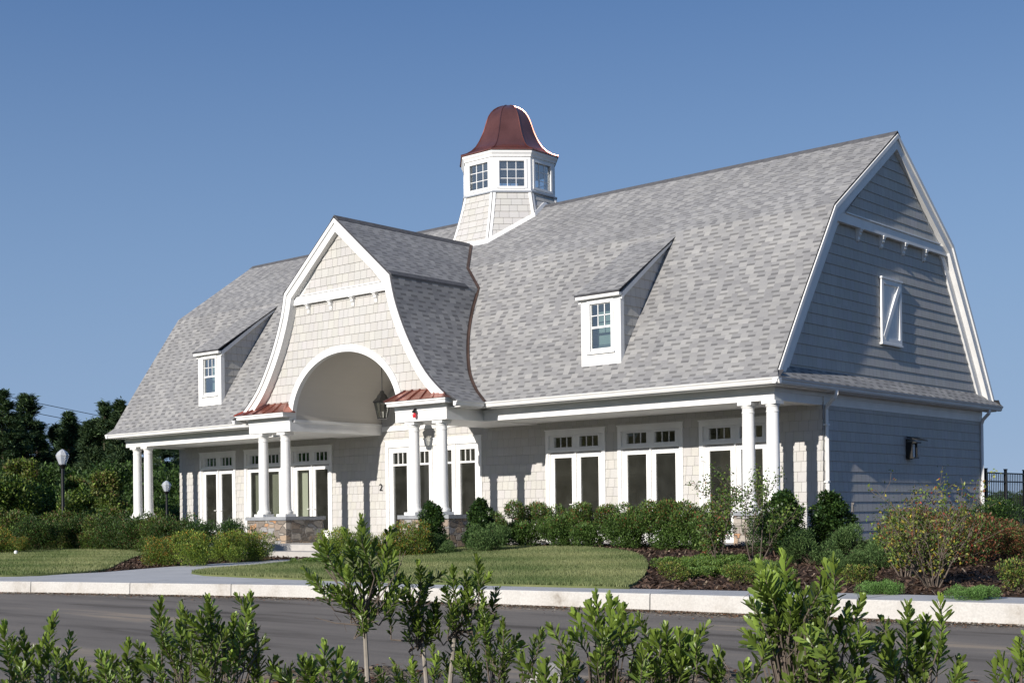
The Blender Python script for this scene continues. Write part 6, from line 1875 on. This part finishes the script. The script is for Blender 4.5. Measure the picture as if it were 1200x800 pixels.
def fg_plant(name, label, px, dist, shoots, trunk_px=None, seed=1, leaf=0.055, bark=None, fill=1, cat='shrub', group=None, twig_from=None, depth=0.18):
    """shoots: list of (px, top row, bottom row, tilt) as seen at this distance, turned into metres around the plant"""
    rng = np.random.default_rng(seed)
    base = at(trunk_px or px, dist); bz = float(bed_h(base.x, base.y)) - 0.03
    root = empty(name, (base.x, base.y, bz)); tag(root, label, cat, group)
    right = Vector((FW.y, -FW.x, 0)).normalized(); fwd = Vector((FW.x, FW.y, 0)).normalized()
    hz = lambda p: 600.4 - (p - 600) * 0.0127
    def P(pp, row, dz=0.0):
        q = at(pp, dist); zz = (hz(pp) - row) / FPX * dist * math.cos(math.atan((pp - 600) / FPX))
        v = Vector((q.x, q.y, zz)) + fwd * dz
        return v - Vector((base.x, base.y, bz))
    L = Leaves(); st = MB(); leaf = leaf * 0.96
    tw = P(*twig_from) if twig_from else Vector((0, 0, 0.15))
    for (sx, r0, r1, tl) in shoots:
        dz = rng.uniform(-depth, depth)
        a = P(sx - tl, r1, dz * 0.6); b = P(sx, r0, dz)
        nl_ = int(max(18, (a - b).length / leaf * 13.5 * rng.uniform(0.75, 1.1)))
        shoot(L, st, a, b, rng, leaf, nl_, bright=rng.uniform(0.85, 1.15))
        m_ = tw.lerp(a, 0.55) + Vector((rng.normal(0, 0.02), rng.normal(0, 0.02), -0.03))
        st.tube([tw, m_, a], [0.0055, 0.0042, 0.003], seg=5, caps=False)
    xs = [s[0] for s in shoots]
    for i in range(fill):
        s = shoots[rng.integers(0, len(shoots))]
        dz = rng.uniform(-depth, depth) * 1.5
        r1 = s[2] + rng.uniform(-10, 35); ln = rng.uniform(25, 55); x = s[0] - s[3] + rng.normal(0, 20); tl = rng.normal(0, 16)
        a = P(x, r1, dz * 0.7); b = P(x + tl, r1 - ln, dz)
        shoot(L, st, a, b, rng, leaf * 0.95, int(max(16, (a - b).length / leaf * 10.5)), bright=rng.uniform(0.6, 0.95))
        m_ = tw.lerp(a, 0.6); st.tube([tw, m_, a], [0.004, 0.0034, 0.0026], seg=4, caps=False)
    if twig_from:
        tk = MB(); tk.tube([(0, 0, -0.05), (tw.x * 0.45 + 0.01, tw.y * 0.45, tw.z * 0.5), (tw.x, tw.y, tw.z + 0.02)], [0.013, 0.011, 0.008], seg=7)
        tk.build('trunk', bark or BARK_GREY, root, smooth=True)
    for i in range(max(2, len(shoots) // 3)):
        s = shoots[rng.integers(0, len(shoots))]
        a = P(s[0] - s[3] + rng.normal(0, 8), s[2] + 8, rng.uniform(-depth, depth)); b = P(s[0] + rng.normal(0, 22), s[1] + rng.uniform(2, 30), rng.uniform(-depth, depth))
        m_ = a.lerp(b, 0.5) + Vector(rng.normal(0, 0.012, 3)); st.tube([tw.lerp(a, 0.5), a, m_, b], [0.003, 0.0026, 0.002, 0.001], seg=4, caps=False)
        for q in range(3):
            f = rng.uniform(0.3, 0.9); p_ = a.lerp(b, f); st.tube([p_, p_ + Vector(rng.normal(0, 0.022, 3)) + Vector((0, 0, 0.03))], [0.0015, 0.0007], seg=3, caps=False)
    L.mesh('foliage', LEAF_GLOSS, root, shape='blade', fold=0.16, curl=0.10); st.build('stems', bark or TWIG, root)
    return root

# young standard trees in the middle
fg_plant('young_tree', 'thin-trunked young tree with loose leafy crown, left one of the middle three', 428, 5.2,
  [(421, 606, 668, -2), (404, 622, 680, -12), (386, 630, 675, -16), (372, 640, 672, -18), (438, 634, 690, 8), (452, 628, 690, 16), (464, 648, 700, 22), (470, 674, 712, 26), (368, 680, 700, -24), (384, 690, 712, -20), (400, 700, 722, -14), (410, 665, 715, -6), (425, 660, 716, 2), (440, 672, 716, 10), (395, 655, 700, -12), (456, 700, 722, 18), (436, 712, 726, 6)],
  trunk_px=430, seed=401, leaf=0.046, twig_from=(425, 722), fill=16, cat='young tree', depth=0.13)
fg_plant('young_tree', 'straight-trunked young tree with airy crown, centre one of the middle three', 491, 5.4,
  [(489, 660, 705, 0), (474, 676, 715, -10), (462, 690, 722, -18), (505, 672, 715, 10), (498, 690, 735, 5), (482, 700, 738, -5), (468, 718, 740, -14), (508, 712, 742, 12), (490, 728, 752, 2), (476, 742, 756, -6), (500, 742, 757, 5)],
  trunk_px=503, seed=402, leaf=0.044, twig_from=(493, 752), fill=8, cat='young tree', depth=0.11)
fg_plant('young_tree', 'leaning young tree with crown reaching right, right one of the middle three', 545, 5.4,
  [(532, 664, 708, -2), (545, 672, 712, 4), (560, 668, 705, 14), (573, 672, 702, 18), (520, 690, 720, -6), (552, 692, 728, 8), (536, 704, 738, 2), (566, 708, 730, 16), (548, 722, 742, 8), (528, 720, 744, -4), (580, 722, 738, 22)],
  trunk_px=508, seed=403, leaf=0.045, twig_from=(532, 738), fill=7, cat='young tree', depth=0.11)
# shrubs along the bottom edge
G_FG = 'leafy bushes along the near edge'
fg_plant('leafy_bush', 'broad-leaved bush low in the left corner of the photo, two upright shoots', 45, 5.6,
  [(18, 726, 800, -4), (54, 722, 800, 4), (78, 757, 815, 8), (36, 750, 815, 0), (8, 745, 815, -8), (66, 748, 812, 4), (95, 775, 820, 10)], seed=411, leaf=0.05, fill=17, group=G_FG)
fg_plant('leafy_bush', 'small broad-leaved bush between the left corner bush and the wide left bush', 135, 5.4,
  [(142, 754, 810, 2), (126, 762, 812, -6), (158, 762, 812, 8), (108, 780, 820, -10), (150, 775, 820, 4), (116, 768, 815, -6)], seed=412, leaf=0.05, fill=11, group=G_FG)
fg_plant('leafy_bush', 'wide broad-leaved bush with several upright shoots at the lower left', 240, 5.2,
  [(207, 698, 770, -4), (192, 714, 780, -6), (218, 728, 780, 2), (256, 697, 765, 2), (244, 716, 780, -2), (280, 700, 760, 8), (272, 722, 775, 4), (302, 715, 765, 16), (294, 735, 785, 10), (230, 740, 800, 0), (258, 740, 800, 2), (205, 750, 805, -4), (185, 762, 810, -12), (282, 760, 805, 8), (300, 770, 815, 12), (170, 775, 815, -14)], seed=413, leaf=0.05, fill=35, group=G_FG, depth=0.25)
fg_plant('leafy_bush', 'small broad-leaved bush with large leaves left of the middle young trees', 385, 4.6,
  [(380, 756, 810, 0), (396, 764, 812, 8), (370, 770, 815, -6), (410, 778, 818, 10), (355, 785, 820, -10)], seed=414, leaf=0.055, fill=8, group=G_FG)
fg_plant('leafy_bush', 'low broad-leaved bush between the trunks of the middle young trees', 478, 5.6,
  [(478, 776, 815, 2), (462, 782, 818, -6), (510, 772, 812, 4), (525, 780, 815, 6), (440, 785, 820, -8), (330, 782, 820, -2)], seed=415, leaf=0.042, fill=8, group=G_FG)
fg_plant('leafy_bush', 'broad-leaved bush right of the leaning young tree', 575, 5.4,
  [(566, 708, 765, -2), (586, 735, 775, 10), (604, 742, 775, 18), (552, 740, 785, -6), (572, 750, 800, 2), (592, 765, 805, 8), (548, 770, 810, -6), (560, 780, 815, 0), (610, 752, 778, 20), (536, 765, 800, -10)], seed=416, leaf=0.046, fill=17, group=G_FG)
fg_plant('leafy_bush', 'broad-leaved bush right of the middle, its crown spreading in a fan', 702, 4.8,
  [(700, 700, 760, -2), (715, 702, 758, 4), (690, 710, 762, -8), (730, 712, 755, 14), (740, 728, 758, 20), (674, 722, 760, -16), (720, 725, 775, 4), (705, 735, 790, 0), (668, 738, 765, -18), (728, 742, 780, 10), (664, 756, 805, -6), (655, 768, 812, -8), (695, 765, 812, 0), (715, 775, 815, 4)], seed=417, leaf=0.05, fill=17, group=G_FG)
fg_plant('leafy_bush', 'pale-tipped broad-leaved bush second to the right of the middle', 780, 4.7,
  [(776, 734, 790, -4), (762, 742, 795, -8), (790, 738, 790, 4), (806, 746, 795, 12), (818, 765, 800, 18), (745, 758, 800, -12), (782, 755, 805, 0), (800, 768, 812, 8), (765, 770, 812, -4)], seed=418, leaf=0.052, fill=16, group=G_FG)
fg_plant('leafy_bush', 'low broad-leaved bush just left of the tall right bush', 850, 4.6,
  [(848, 768, 812, -2), (862, 774, 815, 6), (832, 778, 818, -8), (876, 782, 820, 10), (640, 778, 820, -2), (630, 785, 822, -6)], seed=419, leaf=0.052, fill=8, group=G_FG)
fg_plant('leafy_bush', 'tallest broad-leaved bush in the right foreground with two fat leafy tips', 945, 4.2,
  [(926, 652, 728, -4), (966, 655, 735, 6), (978, 662, 740, 8), (918, 668, 735, -6), (900, 674, 735, -16), (888, 672, 722, -20), (880, 684, 726, -22), (896, 664, 712, -14), (908, 690, 742, -10), (944, 690, 760, 2), (930, 706, 775, -2), (912, 712, 770, -10), (960, 715, 785, 4), (984, 690, 752, 14), (1000, 700, 760, 18), (1012, 718, 765, 22), (890, 735, 775, -20), (876, 742, 772, -26), (902, 750, 795, -12), (996, 735, 790, 14), (1018, 745, 790, 20), (940, 745, 810, 0), (965, 760, 812, 4), (985, 765, 812, 10), (920, 775, 815, -6)], seed=420, leaf=0.052, fill=46, group=G_FG, depth=0.22)
fg_plant('leafy_bush', 'broad-leaved bush with two slim upright shoots at the lower right', 1070, 4.5,
  [(1050, 706, 790, -3), (1046, 730, 800, -5), (1097, 700, 780, 8), (1088, 725, 795, 5), (1064, 762, 812, 0), (1078, 775, 818, 4), (1040, 770, 812, -8), (1108, 752, 800, 10), (1028, 760, 805, -12), (1120, 782, 818, 10)], seed=421, leaf=0.052, fill=14, group=G_FG)
fg_plant('leafy_bush', 'broad-leaved bush cut by the right edge of the photo', 1205, 4.6,
  [(1196, 756, 800, -2), (1210, 735, 795, 4), (1186, 775, 812, -8), (1225, 745, 800, 8), (1240, 730, 800, 8)], seed=422, leaf=0.05, fill=8, group=G_FG)
# off-frame neighbours of the same planting, so that their long shadows reach the road
for i, (px, dist, sd) in enumerate([(-60, 5.5, 431), (1290, 5.0, 432)]):
    fg_plant('leafy_bush', ['broad-leaved bush just outside the left edge of the photo', 'broad-leaved bush just outside the right edge of the photo'][i], px, dist,
      [(px - 20, 720, 800, -4), (px + 10, 705, 800, 2), (px + 30, 735, 810, 10), (px - 40, 750, 810, -8)], seed=sd, leaf=0.05, fill=11, group=G_FG)
